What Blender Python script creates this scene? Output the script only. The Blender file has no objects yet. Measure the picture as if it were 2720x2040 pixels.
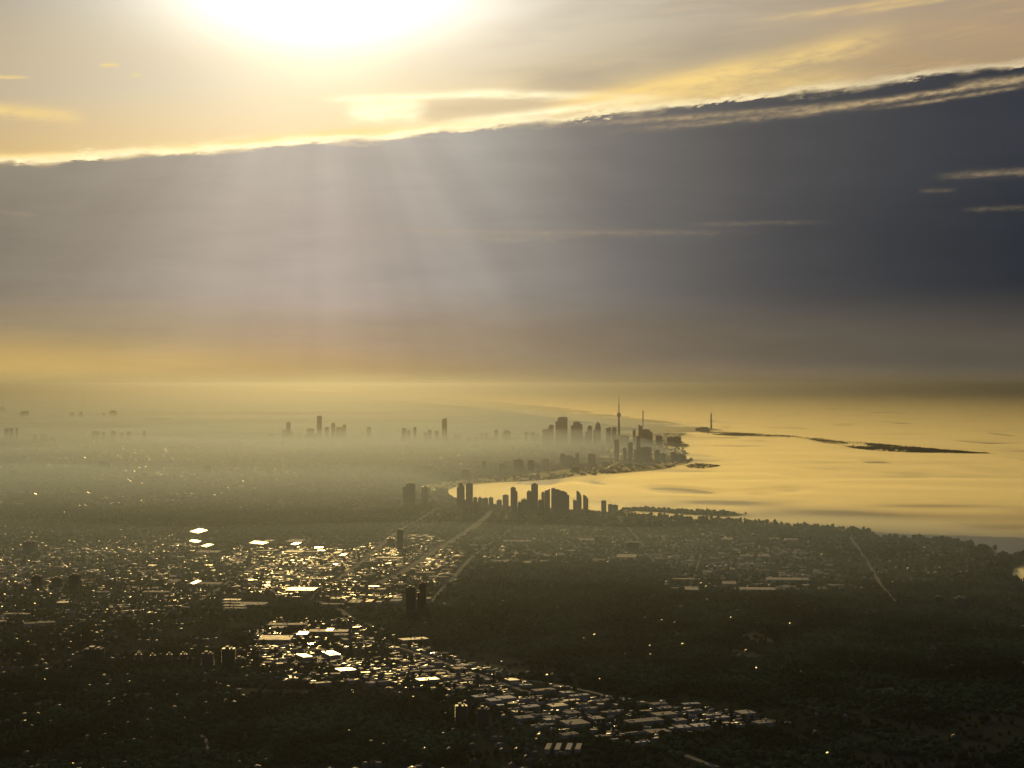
import bpy, bmesh, math, random
import numpy as np
from mathutils import Vector, Matrix
from mathutils.geometry import tessellate_polygon

R = random.Random(7)
NR = np.random.default_rng(7)
S = bpy.context.scene
COL = S.collection
rad = math.radians

# ---------------------------------------------------------------- geography
# photo is 2720x2040; the camera flies level at CAM_H, eye level on row 1020
F = 1020 / math.tan(rad(12.5))
CAM_H = 690.0
def G(px, py, z=0.0):
    Y = F * (CAM_H - z) / (py - 1020.0)
    return ((px - 1360.0) / F * Y, Y)
def AZ(px): return math.degrees(math.atan((px - 1360.0) / F))
def EL(py): return math.degrees(math.atan((1020.0 - py) / F))
SUN_AZ, SUN_EL = AZ(850), 13.0

# ---------------------------------------------------------------- node helper
class V:
    """a socket with arithmetic"""
    def __init__(s, nt, sock): s.nt, s.s = nt, sock
    def _m(s, op, *a, clamp=False):
        n = s.nt.nodes.new('ShaderNodeMath'); n.operation = op; n.use_clamp = clamp
        for i, x in enumerate((s,) + a):
            if isinstance(x, V): s.nt.links.new(x.s, n.inputs[i])
            else: n.inputs[i].default_value = x
        return V(s.nt, n.outputs[0])
    def __add__(s, o): return s._m('ADD', o)
    __radd__ = __add__
    def __sub__(s, o): return s._m('SUBTRACT', o)
    def __rsub__(s, o): return (s * -1.0) + o
    def __mul__(s, o): return s._m('MULTIPLY', o)
    __rmul__ = __mul__
    def __truediv__(s, o): return s._m('DIVIDE', o)
    def __pow__(s, o): return s._m('POWER', o)
    def sat(s): return s._m('ADD', 0.0, clamp=True)
    def mx(s, o): return s._m('MAXIMUM', o)
    def mn(s, o): return s._m('MINIMUM', o)
    def abs(s): return s._m('ABSOLUTE')
    def gauss(s, w): return ((s / w) * (s / w) * -1.0)._m('EXPONENT')
    def exp(s): return s._m('EXPONENT')
    def ss(s, a, b):
        n = s.nt.nodes.new('ShaderNodeMapRange'); n.interpolation_type = 'SMOOTHSTEP'
        s.nt.links.new(s.s, n.inputs[0])
        lo, hi, t0, t1 = (a, b, 0., 1.) if a < b else (b, a, 1., 0.)
        n.inputs[1].default_value, n.inputs[2].default_value = lo, hi
        n.inputs[3].default_value, n.inputs[4].default_value = t0, t1
        return V(s.nt, n.outputs[0])
def srgb(c):
    out = []
    for x in c[:3]:
        x = x / 255.0
        out.append(x / 12.92 if x <= 0.04045 else ((x + 0.055) / 1.055) ** 2.4)
    return (*out, 1.0)
def combine(nt, x, y, z):
    n = nt.nodes.new('ShaderNodeCombineXYZ')
    for i, v in enumerate((x, y, z)):
        if isinstance(v, V): nt.links.new(v.s, n.inputs[i])
        else: n.inputs[i].default_value = v
    return n.outputs[0]
def noise(nt, vec, scale=1.0, detail=4.0, rough=0.5, dist=0.0):
    n = nt.nodes.new('ShaderNodeTexNoise')
    nt.links.new(vec, n.inputs['Vector'])
    n.inputs['Scale'].default_value = scale; n.inputs['Detail'].default_value = detail
    n.inputs['Roughness'].default_value = rough; n.inputs['Distortion'].default_value = dist
    return V(nt, n.outputs[0])
def ramp(nt, fac, stops, mode='LINEAR'):
    n = nt.nodes.new('ShaderNodeValToRGB'); cr = n.color_ramp; cr.interpolation = mode
    while len(cr.elements) < len(stops): cr.elements.new(0.5)
    for e, (p, c) in zip(cr.elements, stops): e.position = p; e.color = c
    nt.links.new(fac.s, n.inputs[0])
    return n.outputs[0]
def mix(nt, fac, a, b, blend='MIX'):
    n = nt.nodes.new('ShaderNodeMix'); n.data_type = 'RGBA'; n.blend_type = blend
    for k, v in ((0, fac), (6, a), (7, b)):
        if isinstance(v, V): v = v.s
        if isinstance(v, bpy.types.NodeSocket): nt.links.new(v, n.inputs[k])
        else: n.inputs[k].default_value = v
    return n.outputs[2]

EXPOSURE = -0.4
GAIN = 2 ** (-EXPOSURE)

# ---------------------------------------------------------------- sky
def build_world():
    w = bpy.data.worlds.new("World"); S.world = w; w.use_nodes = True
    nt = w.node_tree; nt.nodes.clear()
    tc = nt.nodes.new('ShaderNodeTexCoord')
    sep = nt.nodes.new('ShaderNodeSeparateXYZ'); nt.links.new(tc.outputs['Generated'], sep.inputs[0])
    dx, dy, dz = (V(nt, sep.outputs[i]) for i in range(3))
    A = dx._m('ARCTAN2', dy) * (180 / math.pi)           # degrees east of the heading
    E = dz._m('ARCSINE') * (180 / math.pi)               # degrees above the horizon
    Ac = A.mx(-24.0).mn(24.0)
    # domain noise, stretched along the cloud streets
    tilt = E - A * 0.094
    p1 = combine(nt, A * 0.35, tilt * 1.6, 0.0)
    p2 = combine(nt, A * 1.1, tilt * 5.0, 3.0)
    n1 = noise(nt, p1, 1.0, 5.0, 0.55, 0.3)
    n2 = noise(nt, p2, 1.0, 6.0, 0.6, 0.4)
    def aramp(stops, mode='B_SPLINE'):
        # stops: (px, rgb) -> ramp across azimuth
        f = (A + 24.0) / 48.0     # -24..24 degrees
        return ramp(nt, f.sat(), [((AZ(px) + 24) / 48, srgb(c)) for px, c in stops], mode)
    # upper veil above the cloud bank
    top = aramp([(-400, (140, 132, 118)), (0, (172, 162, 146)), (450, (222, 214, 194)), (850, (255, 252, 240)), (1250, (250, 240, 220)), (1550, (208, 198, 178)), (2050, (182, 166, 142)), (2650, (180, 152, 118))])
    mid = aramp([(-400, (170, 150, 120)), (0, (190, 174, 144)), (450, (218, 204, 176)), (850, (246, 232, 204)), (1360, (214, 200, 170)), (1750, (186, 172, 146)), (2100, (168, 154, 130)), (2650, (190, 158, 118))])
    low = aramp([(-400, (190, 160, 110)), (0, (214, 178, 112)), (450, (236, 204, 144)), (850, (246, 222, 176)), (1360, (226, 194, 138)), (1750, (214, 186, 130)), (2200, (190, 162, 114)), (2650, (176, 146, 108))])
    edge = A * 0.094 + 8.48
    t0 = E - edge
    n5 = noise(nt, combine(nt, A * 3.2, tilt * 9.0, 9.0), 1.0, 4.0, 0.6)
    n6 = noise(nt, combine(nt, A * 0.13, 4.0, 21.0), 1.0, 3.0, 0.6)
    n7 = noise(nt, combine(nt, A * 0.5, tilt * 0.5, 31.0), 1.0, 2.0, 0.5)
    t = t0 + (n6 - 0.5) * 0.5 + (n1 - 0.5) * 0.55 + (n2 - 0.5) * 0.35 + (n5 - 0.5) * 0.55 * n7.ss(0.42, 0.68) * ((A - AZ(950)).abs() * 0.12).sat()
    up = mix(nt, (t0 / 2.2).sat(), low, mid)
    up = mix(nt, E.ss(10.2, 12.6), up, top)
    # thin grey veils and bright fibres in the upper sky
    p3 = combine(nt, A * 0.16, (E - A * 0.05) * 0.9, 7.0)
    veil = noise(nt, p3, 1.0, 4.0, 0.5, 0.6).ss(0.40, 0.72)
    up = mix(nt, veil * (A - AZ(1450)).ss(-6.0, 3.0) * 0.40, up, srgb((150, 140, 126)))
    p4 = combine(nt, A * 0.22, (E - A * 0.16) * 2.2, 11.0)
    fib = noise(nt, p4, 1.0, 6.0, 0.62, 0.5).ss(0.52, 0.78)
    up = mix(nt, fib * A.ss(1.0, 9.0) * 0.35, up, srgb((226, 188, 130)))
    # bands: soft-ended streaks given by photo-measured directions
    def band(x0, y0, x1, y1, wid, k, wob=0.5, nz=n2, endsoft=0.25):
        a0, e0, a1, e1 = AZ(x0), EL(y0), AZ(x1), EL(y1)
        L = math.hypot(a1 - a0, e1 - e0); ux, uy = (a1 - a0) / L, (e1 - e0) / L
        s_ = ((A - a0) * ux + (E - e0) * uy) / L
        d = (A - a0) * -uy + (E - e0) * ux + (nz - 0.5) * (wid / 80.3 * 2 * wob)
        return d.gauss(wid / 80.3) * s_.ss(-endsoft, endsoft) * s_.ss(1 + endsoft, 1 - endsoft) * (nz * 1.6 - 0.15).sat() * k
    hot = srgb((255, 242, 196)); gold = srgb((250, 214, 132))
    HOT = tuple(1.25 * c for c in hot[:3]) + (1,)
    # lens-shaped cloud right under the sun and its lit rims
    up = mix(nt, band(1080, 300, 1520, 285, 26, 0.85, 0.4, n1), up, srgb((196, 180, 150)))
    up = mix(nt, band(2000, 110, 1450, 225, 40, 0.7, 0.8, n1), up, srgb((168, 156, 136)))
    for a in ((900, 268, 1330, 246, 9, 1.0), (930, 300, 1120, 290, 30, 1.2), (1250, 248, 1760, 262, 11, 1.0),
              (1480, 284, 1980, 184, 22, 1.1), (1700, 262, 2320, 118, 28, 0.85), (1180, 330, 1700, 268, 11, 1.0),
              (1560, 290, 2240, 212, 24, 0.6)):
        up = mix(nt, band(*a, 0.6, n2, 0.18), up, HOT if a[0] < 1480 else gold)
    for a in ((-60, 318, 200, 332, 17, 0.9), (-40, 238, 70, 236, 4, 0.8), (268, 196, 312, 193, 4, 1.0), (350, 220, 375, 215, 4, .6),
              (330, 424, 1000, 348, 12, 1.2), (-100, 446, 500, 420, 9, 1.1), (700, 385, 1300, 326, 9, 1.1), (40, 440, 620, 404, 8, 0.8), (2050, 60, 2700, -5, 7, 0.5), (2300, 50, 2720, 5, 6, 0.5)):
        up = mix(nt, band(*a, 0.9, n2, 0.2), up, gold)
    # glow of the veiled sun
    r2 = (A - SUN_AZ) * (A - SUN_AZ) + (E - SUN_EL) * (E - SUN_EL)
    r = r2 ** 0.5
    rn = r + (n1 - 0.5) * 0.9
    ell = ((A - AZ(830)) / 4.2) * ((A - AZ(830)) / 4.2) + ((E - 13.2) / 1.8) * ((E - 13.2) / 1.8)
    glow = (ell * -1.0).exp() * 1.3 + (r * -0.30).exp() * 0.08
    # silver lining on the bank's upper edge
    lin = (t - 0.10).gauss(0.13) * (n2 * 1.5 - 0.1).sat() * ((A - SUN_AZ).abs() * -0.045).exp()
    up = mix(nt, (lin * 1.25).sat(), up, HOT)
    # the dark bank
    b7 = aramp([(-400, (120, 112, 98)), (0, (146, 136, 118)), (420, (166, 156, 142)), (850, (190, 180, 170)), (1250, (178, 172, 162)), (1560, (124, 119, 114)), (2000, (80, 79, 80)), (2650, (50, 54, 62))])
    b4 = aramp([(-400, (112, 106, 96)), (0, (136, 126, 112)), (420, (154, 144, 130)), (850, (186, 172, 162)), (1250, (160, 153, 145)), (1600, (116, 112, 108)), (2050, (68, 69, 73)), (2650, (40, 45, 53)), (3000, (36, 42, 50))])
    b2 = aramp([(-400, (140, 122, 92)), (0, (160, 140, 106)), (420, (168, 148, 114)), (850, (180, 154, 128)), (1250, (156, 138, 114)), (1600, (122, 110, 93)), (2050, (98, 91, 80)), (2650, (84, 79, 70))])
    b0 = aramp([(-400, (190, 158, 92)), (0, (200, 168, 102)), (420, (194, 164, 106)), (850, (192, 160, 108)), (1250, (164, 142, 106)), (1600, (142, 124, 96)), (2050, (130, 114, 90)), (2650, (112, 100, 82))])
    bank = mix(nt, E.ss(1.2, 3.4), b2, b4)
    bank = mix(nt, E.ss(4.4, 8.0), bank, b7)
    eh = E + A * 0.035 + (n1 - 0.5) * 0.35
    bank = mix(nt, eh.ss(0.15, 1.35), b0, bank)
    hz = aramp([(-400, (160, 142, 92)), (0, (176, 154, 98)), (420, (190, 165, 108)), (850, (206, 182, 122)), (1250, (186, 162, 110)), (1600, (148, 130, 94)), (2050, (114, 102, 76)), (2650, (97, 87, 63))])
    bank = mix(nt, E.ss(0.55, 0.0), bank, hz)
    # faint shafts fanning out below the veiled sun
    ph = (A - SUN_AZ)._m('ARCTAN2', (E - SUN_EL) * -1.0)
    sh = noise(nt, combine(nt, ph * 2.7, r * 0.02, 4.7), 1.0, 3.0, 0.55)
    sh2 = (sh - 0.5) * r.ss(3.0, 5.5) * r.ss(17.0, 10.0)
    gain = sh2 * 0.62 + 1.0
    bank = mix(nt, 1.0, bank, combine(nt, gain, gain, gain), 'MULTIPLY')
    mott = (noise(nt, combine(nt, A * 0.2, E * 1.3, 5.0), 1.0, 5.0, 0.6) - 0.5) * 0.28 + 1.0
    bank = mix(nt, 1.0, bank, combine(nt, mott, mott, mott), 'MULTIPLY')
    pale = srgb((198, 172, 128))
    for a in ((1560, 330, 2330, 285, 7, 0.7), (1700, 345, 2280, 297, 8, .55), (2150, 306, 2740, 240, 7, 1.15), (2380, 300, 2720, 262, 5, .7), (2560, 250, 2740, 240, 9, .8), (2530, 484, 2780, 478, 9, 0.42), (2450, 521, 2530, 520, 6, 0.16),
              (2580, 572, 2740, 570, 6, 0.22), (1060, 615, 1850, 620, 8, 0.28), (1200, 640, 1500, 630, 9, 0.2), (1850, 598, 2150, 596, 6, 0.16), (0, 582, 90, 586, 6, .25)):
        bank = mix(nt, band(*a, 0.9, n2, 0.3) * (n5 * 2.6 - 0.5).sat(), bank, pale)
    soft = n7.ss(0.62, 0.36) * 0.16 + 0.05
    isbank = (t / soft * -0.5 + 0.5).sat().ss(0.0, 1.0)
    sky = mix(nt, isbank, up, bank)
    g1 = glow * (1.0 - isbank * 0.72)
    sky = mix(nt, 1.0, sky, combine(nt, g1, g1 * 0.95, g1 * 0.80), 'ADD')
    # high overcast overhead and behind the camera
    away = (dy.ss(0.85, 0.35) + dz.ss(0.26, 0.5)).sat()
    sky = mix(nt, away, sky, (0.145, 0.195, 0.25, 1))
    bgc = nt.nodes.new('ShaderNodeBackground'); nt.links.new(sky, bgc.inputs[0]); bgc.inputs[1].default_value = GAIN
    ns = nt.nodes.new('ShaderNodeTexSky'); ns.sky_type = 'NISHITA'; ns.sun_disc = False
    ns.sun_elevation = rad(SUN_EL); ns.sun_rotation = rad(SUN_AZ); ns.altitude = 700; ns.dust_density = 3.0
    bgn = nt.nodes.new('ShaderNodeBackground'); nt.links.new(ns.outputs[0], bgn.inputs[0]); bgn.inputs[1].default_value = 0.06
    ms = nt.nodes.new('ShaderNodeMixShader'); nt.links.new((isbank * 0.03 + 0.965).s, ms.inputs[0])
    nt.links.new(bgn.outputs[0], ms.inputs[1]); nt.links.new(bgc.outputs[0], ms.inputs[2])
    out = nt.nodes.new('ShaderNodeOutputWorld'); nt.links.new(ms.outputs[0], out.inputs[0])
build_world()

sun = bpy.data.objects.new('sun', bpy.data.lights.new('sun', 'SUN')); COL.objects.link(sun)
sun.data.energy = 5.0; sun.data.angle = rad(0.55); sun.data.color = (1.0, 0.66, 0.22)
sd = Vector((math.sin(rad(SUN_AZ)) * math.cos(rad(SUN_EL)), math.cos(rad(SUN_AZ)) * math.cos(rad(SUN_EL)), math.sin(rad(SUN_EL))))
sun.rotation_euler = sd.to_track_quat('Z', 'Y').to_euler()

cam = bpy.data.objects.new('camera', bpy.data.cameras.new('camera')); COL.objects.link(cam)
cam.location = (0, 0, CAM_H); cam.rotation_euler = (rad(90), 0, 0)
cam.data.sensor_width = 36; cam.data.lens = 36 * F / 2720
cam.data.clip_start = 1; cam.data.clip_end = 600000
S.camera = cam
S.view_settings.view_transform = 'Standard'; S.view_settings.look = 'None'
S.view_settings.exposure = EXPOSURE; S.view_settings.gamma = 1
S.cycles.use_denoising = True
S.cycles.volume_bounces = 0
S.cycles.max_bounces = 6; S.cycles.diffuse_bounces = 2; S.cycles.glossy_bounces = 2; S.cycles.transparent_max_bounces = 16

# ---------------------------------------------------------------- materials
def mat(name):
    m = bpy.data.materials.new(name); m.use_nodes = True
    nt = m.node_tree; b = nt.nodes['Principled BSDF']
    return m, nt, b
def pos(nt):
    g = nt.nodes.new('ShaderNodeNewGeometry'); return g.outputs['Position'], g
def scalev(nt, vec, s):
    n = nt.nodes.new('ShaderNodeVectorMath'); n.operation = 'MULTIPLY'; nt.links.new(vec, n.inputs[0]); n.inputs[1].default_value = s
    return n.outputs[0]
M = {}
def m_land():
    m, nt, b = mat('land'); p, g = pos(nt)
    a = noise(nt, scalev(nt, p, (0.0016, 0.0011, 0)), 1, 6, 0.6)
    c = noise(nt, scalev(nt, p, (0.02, 0.012, 0)), 1, 4, 0.65)
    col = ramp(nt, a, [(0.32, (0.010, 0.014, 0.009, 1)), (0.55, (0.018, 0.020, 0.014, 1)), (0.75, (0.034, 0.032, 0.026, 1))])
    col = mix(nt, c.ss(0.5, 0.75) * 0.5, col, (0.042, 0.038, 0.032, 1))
    nt.links.new(col, b.inputs['Base Color']); b.inputs['Roughness'].default_value = 1.0; b.inputs['Specular IOR Level'].default_value = 0.0
    return m
def m_leaf(name, c0, c1):
    m, nt, b = mat(name); p, g = pos(nt)
    rnd = V(nt, g.outputs['Random Per Island'])
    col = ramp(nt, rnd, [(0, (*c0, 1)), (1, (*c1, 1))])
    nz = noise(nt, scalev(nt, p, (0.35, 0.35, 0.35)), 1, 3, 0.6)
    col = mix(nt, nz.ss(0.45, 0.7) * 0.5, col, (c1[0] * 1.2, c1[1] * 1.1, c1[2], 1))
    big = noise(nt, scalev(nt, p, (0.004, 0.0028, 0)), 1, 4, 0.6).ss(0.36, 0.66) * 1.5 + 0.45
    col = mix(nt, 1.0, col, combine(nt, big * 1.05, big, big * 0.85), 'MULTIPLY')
    nt.links.new(col, b.inputs['Base Color']); b.inputs['Roughness'].default_value = 1.0; b.inputs['Specular IOR Level'].default_value = 0.0
    return m
def m_roof(name, c0, c1, r0, r1, spec=0.5, metal=0.0, bump=0.0):
    m, nt, b = mat(name); p, g = pos(nt)
    oi = nt.nodes.new('ShaderNodeObjectInfo')
    rnd = (V(nt, g.outputs['Random Per Island']) + V(nt, oi.outputs['Random']))._m('FRACT')
    nz = noise(nt, scalev(nt, p, (0.06, 0.06, 0.06)), 1, 5, 0.65)
    f = (rnd * 0.75 + (nz - 0.5) * 0.7 + 0.12).sat()
    nt.links.new(ramp(nt, f, [(0, (*c0, 1)), (1, (*c1, 1))]), b.inputs['Base Color'])
    rn2 = (rnd * 7.31)._m('FRACT')
    rr = rn2 * (r1 - r0) + r0 + (nz - 0.5) * 0.35
    nt.links.new(rr.s, b.inputs['Roughness'])
    b.inputs['Specular IOR Level'].default_value = spec; b.inputs['Metallic'].default_value = metal
    if bump:
        bn = nt.nodes.new('ShaderNodeBump'); bn.inputs['Strength'].default_value = bump; bn.inputs['Distance'].default_value = 0.6
        n3 = noise(nt, scalev(nt, p, (0.12, 0.12, 0.12)), 1, 3, 0.6); nt.links.new(n3.s, bn.inputs['Height'])
        nt.links.new(bn.outputs[0], b.inputs['Normal'])
    return m
def m_plain(name, c, rough=0.7, spec=0.4, nsc=0.05, amt=0.35):
    m, nt, b = mat(name); p, g = pos(nt)
    nz = noise(nt, scalev(nt, p, (nsc, nsc, nsc)), 1, 5, 0.6)
    col = mix(nt, nz.ss(0.3, 0.7), (c[0] * (1 - amt), c[1] * (1 - amt), c[2] * (1 - amt), 1), (c[0] * (1 + amt), c[1] * (1 + amt), c[2] * (1 + amt), 1))
    nt.links.new(col, b.inputs['Base Color']); b.inputs['Roughness'].default_value = rough; b.inputs['Specular IOR Level'].default_value = spec
    return m
def m_facade(name, wall, glass, fl=3.2, bay=4.0):
    m, nt, b = mat(name)
    tc = nt.nodes.new('ShaderNodeTexCoord'); sep = nt.nodes.new('ShaderNodeSeparateXYZ')
    nt.links.new(tc.outputs['Object'], sep.inputs[0])
    x, y, z = (V(nt, sep.outputs[i]) for i in range(3))
    fz = (z / fl)._m('FRACT'); fx = ((x + y * 1.01) / bay)._m('FRACT')
    win = (fz.ss(0.28, 0.34) * fz.ss(0.92, 0.86)) * (fx.ss(0.12, 0.16) * fx.ss(0.9, 0.86))
    nt.links.new(mix(nt, win, (*wall, 1), (*glass, 1)), b.inputs['Base Color'])
    rr = 0.9 - win * 0.4; nt.links.new(rr.s, b.inputs['Roughness']); b.inputs['Specular IOR Level'].default_value = 0.15
    return m
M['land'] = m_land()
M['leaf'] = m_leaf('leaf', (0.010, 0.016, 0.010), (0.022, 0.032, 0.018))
M['bark'] = m_plain('bark', (0.05, 0.04, 0.03), 0.9, 0.1, 1.0)
M['conc'] = m_facade('concrete facade', (0.075, 0.07, 0.065), (0.03, 0.035, 0.04))
M['glass'] = m_facade('glass facade', (0.09, 0.09, 0.095), (0.025, 0.03, 0.035), 4.0, 3.0)
M['brickf'] = m_facade('brick facade', (0.042, 0.038, 0.034), (0.02, 0.022, 0.025), 2.9, 3.4)
M['dark'] = m_plain('roof plant metal', (0.08, 0.08, 0.08))
M['pale'] = m_plain('tower concrete', (0.10, 0.092, 0.085), 0.8, 0.3, 0.08, 0.15)
M['mast'] = m_plain('mast steel', (0.15, 0.13, 0.12), 0.6)
M['wall'] = m_plain('warehouse wall', (0.12, 0.11, 0.10), 0.85, 0.2)
M['hwall'] = m_plain('house wall', (0.06, 0.05, 0.045), 0.9, 0.2)
M['metalroof'] = m_roof('bare metal roof', (0.35, 0.34, 0.32), (0.6, 0.58, 0.55), 0.46, 0.60, 0.5, 1.0)
M['glossroof'] = m_roof('coated sheet roof', (0.06, 0.055, 0.05), (0.20, 0.18, 0.16), 0.66, 0.95, 0.35, 0.0, 0.15)
M['dullroof'] = m_roof('gravel roof', (0.10, 0.085, 0.075), (0.24, 0.20, 0.165), 0.85, 1.0, 0.1)
M['paleroof'] = m_roof('pale membrane roof', (0.30, 0.26, 0.21), (0.55, 0.48, 0.38), 0.8, 1.0, 0.15)
M['mixroof'] = m_roof('mixed small roofs', (0.02, 0.02, 0.02), (0.13, 0.11, 0.095), 0.15, 0.9, 0.5)
M['shingle'] = m_roof('shingle roof', (0.03, 0.028, 0.026), (0.06, 0.052, 0.046), 0.42, 1.0, 0.25)
M['road'] = m_plain('asphalt', (0.085, 0.076, 0.068), 1.0, 0.02, 0.02, 0.35)
M['lot'] = m_plain('parking asphalt', (0.05, 0.045, 0.04), 0.8, 0.15, 0.03, 0.4)
M['field'] = m_plain('dry grass', (0.05, 0.05, 0.03), 1.0, 0.0, 0.01, 0.35)
M['car'] = m_roof('car paint', (0.02, 0.02, 0.022), (0.5, 0.5, 0.5), 0.12, 0.3, 0.6)

# ---------------------------------------------------------------- object helpers
def tag(o, label=None, cat=None, group=None, kind=None):
    if label: o['label'] = label
    if cat: o['category'] = cat
    if group: o['group'] = group
    if kind: o['kind'] = kind
    return o
def link(name, me, mats, parent=None):
    o = bpy.data.objects.new(name, me); COL.objects.link(o)
    if not me.materials:
        for m in (mats if isinstance(mats, (list, tuple)) else [mats]): me.materials.append(M[m] if isinstance(m, str) else m)
    if parent: o.parent = parent
    return o
def npmesh(name, verts, faces_flat, nper, midx=None):
    """verts (n,3); faces as flat int array, nper verts per face (array or int)"""
    me = bpy.data.meshes.new(name)
    verts = np.asarray(verts, np.float32); faces_flat = np.asarray(faces_flat, np.int32).ravel()
    if np.isscalar(nper): tot = np.full(len(faces_flat) // nper, nper, np.int32)
    else: tot = np.asarray(nper, np.int32)
    start = np.concatenate(([0], np.cumsum(tot)[:-1])).astype(np.int32)
    me.vertices.add(len(verts)); me.vertices.foreach_set('co', verts.ravel())
    me.loops.add(len(faces_flat)); me.loops.foreach_set('vertex_index', faces_flat)
    me.polygons.add(len(tot)); me.polygons.foreach_set('loop_start', start); me.polygons.foreach_set('loop_total', tot)
    if midx is not None: me.polygons.foreach_set('material_index', np.asarray(midx, np.int32))
    me.update(calc_edges=True); me.validate()
    return me
def poly_prism(pts, z0, z1, tops=None):
    """closed prism over outline pts (ccw); tops gives a height per vertex"""
    n = len(pts); tops = tops or [z1] * n
    v = [(x, y, z0) for x, y in pts] + [(p[0], p[1], t) for p, t in zip(pts, tops)]
    f = [list(range(n))[::-1], list(range(n, 2 * n))] + [[i, (i + 1) % n, n + (i + 1) % n, n + i] for i in range(n)]
    return v, f
class MB:
    def __init__(s): s.v, s.f, s.m = [], [], []
    def add(s, vf, mi=0):
        b = len(s.v); s.v += vf[0]; s.f += [[b + i for i in q] for q in vf[1]]; s.m += [mi] * len(vf[1]); return s
    def box(s, cx, cy, w, d, z0, z1, mi=0):
        return s.add(poly_prism([(cx - w / 2, cy - d / 2), (cx + w / 2, cy - d / 2), (cx + w / 2, cy + d / 2), (cx - w / 2, cy + d / 2)], z0, z1), mi)
    def lathe(s, prof, n=20, cx=0, cy=0, mi=0):
        v = []; f = []
        for r, z in prof:
            for k in range(n):
                a = 2 * math.pi * k / n; v.append((cx + r * math.cos(a), cy + r * math.sin(a), z))
        for i in range(len(prof) - 1):
            for k in range(n):
                f.append([i * n + k, i * n + (k + 1) % n, (i + 1) * n + (k + 1) % n, (i + 1) * n + k])
        f.append(list(range(n))[::-1]); f.append([(len(prof) - 1) * n + k for k in range(n)])
        return s.add((v, f), mi)
    def mesh(s, name):
        me = bpy.data.meshes.new(name); me.from_pydata(s.v, [], s.f)
        me.polygons.foreach_set('material_index', s.m); me.update(); return me
def empty(name, x, y, z=0, rz=0):
    o = bpy.data.objects.new(name, None); COL.objects.link(o); o.location = (x, y, z); o.rotation_euler = (0, 0, rz); o.empty_display_size = 5
    return o
GZ = 4.0     # land height above the lake

# ---------------------------------------------------------------- land, lake
shore = [(2820, 1562), (2706, 1548), (2680, 1533), (2694, 1510), (2740, 1496), (2820, 1492), (2820, 1483), (2700, 1478), (2640, 1478), (2628, 1471), (2648, 1467), (2600, 1455), (2534, 1441), (2450, 1433), (2318, 1428), (2312, 1414), (2190, 1404), (2090, 1398),
         (1990, 1390), (1900, 1383), (1820, 1380), (1760, 1376), (1690, 1372), (1620, 1368), (1560, 1362), (1500, 1360), (1414, 1356), (1320, 1348), (1262, 1340), (1205, 1328), (1188, 1314), (1192, 1302),
         (1212, 1293), (1290, 1285), (1390, 1278), (1525, 1268), (1660, 1257), (1772, 1245), (1825, 1233), (1840, 1222), (1800, 1214), (1830, 1206), (1812, 1196), (1832, 1186), (1812, 1174),
         (1800, 1160), (1830, 1150), (1890, 1146), (1930, 1144), (1880, 1136), (1830, 1130), (1770, 1120), (1690, 1112), (1630, 1104), (1575, 1094), (1480, 1082), (1353, 1070), (1230, 1060), (1107, 1051), (980, 1043), (850, 1039), (600, 1037), (0, 1036)]
shoreG = [G(x, y) for x, y in shore]
landpoly = shoreG + [(-95000, 260000), (-95000, 1500), (7000, 1500), (7000, 4000)]
def flat_poly(name, pts, z, m, thick=None):
    v = [(x, y, z) for x, y in pts]
    tris = tessellate_polygon([[Vector(p) for p in v]])
    f = []
    for t in tris:
        a, b, c = (Vector(v[i]) for i in t)
        f.append(list(t) if (b - a).cross(c - a).z > 0 else list(t)[::-1])
    me = bpy.data.meshes.new(name); me.from_pydata(v, [], f); me.update()
    return link(name, me, m)
tag(flat_poly('land', landpoly, GZ, 'land'), kind='structure')
def m_water():
    m, nt, b = mat('lake water'); p, g = pos(nt)
    b.inputs['Base Color'].default_value = (0.03, 0.035, 0.03, 1); b.inputs['Roughness'].default_value = 0.22
    bn = nt.nodes.new('ShaderNodeBump'); bn.inputs['Strength'].default_value = 0.5; bn.inputs['Distance'].default_value = 2.0
    nt.links.new(noise(nt, scalev(nt, p, (0.01, 0.03, 0)), 1, 4, 0.6).s, bn.inputs['Height']); nt.links.new(bn.outputs[0], b.inputs['Normal'])
    return m
M['water'] = m_water()
tag(flat_poly('lake', [(-90000, 1400), (110000, 1400), (110000, 262000), (-90000, 262000)], 0, 'water'), kind='structure')
# small island strip and the breakwater islet
isl = [(1850, 1146), (1990, 1152), (2090, 1158), (2250, 1172), (2400, 1186), (2560, 1199), (2640, 1206), (2540, 1205), (2430, 1203), (2340, 1200), (2300, 1196), (2200, 1180), (2120, 1170), (2000, 1162), (1880, 1154)]
tag(flat_poly('island', [G(*p) for p in isl], GZ, 'land'), kind='structure')
isl2 = [(1815, 1238), (1850, 1232), (1900, 1236), (1915, 1240), (1870, 1246), (1830, 1244)]
tag(flat_poly('islet', [G(*p) for p in isl2], GZ, 'land'), kind='structure')
isl3 = [(1640, 1367), (1655, 1356), (1700, 1352), (1800, 1357), (1900, 1361), (1985, 1369), (1930, 1371), (1860, 1369), (1760, 1363), (1690, 1359)]
tag(flat_poly('spit', [G(*p) for p in isl3], GZ, 'land'), kind='structure')

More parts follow.
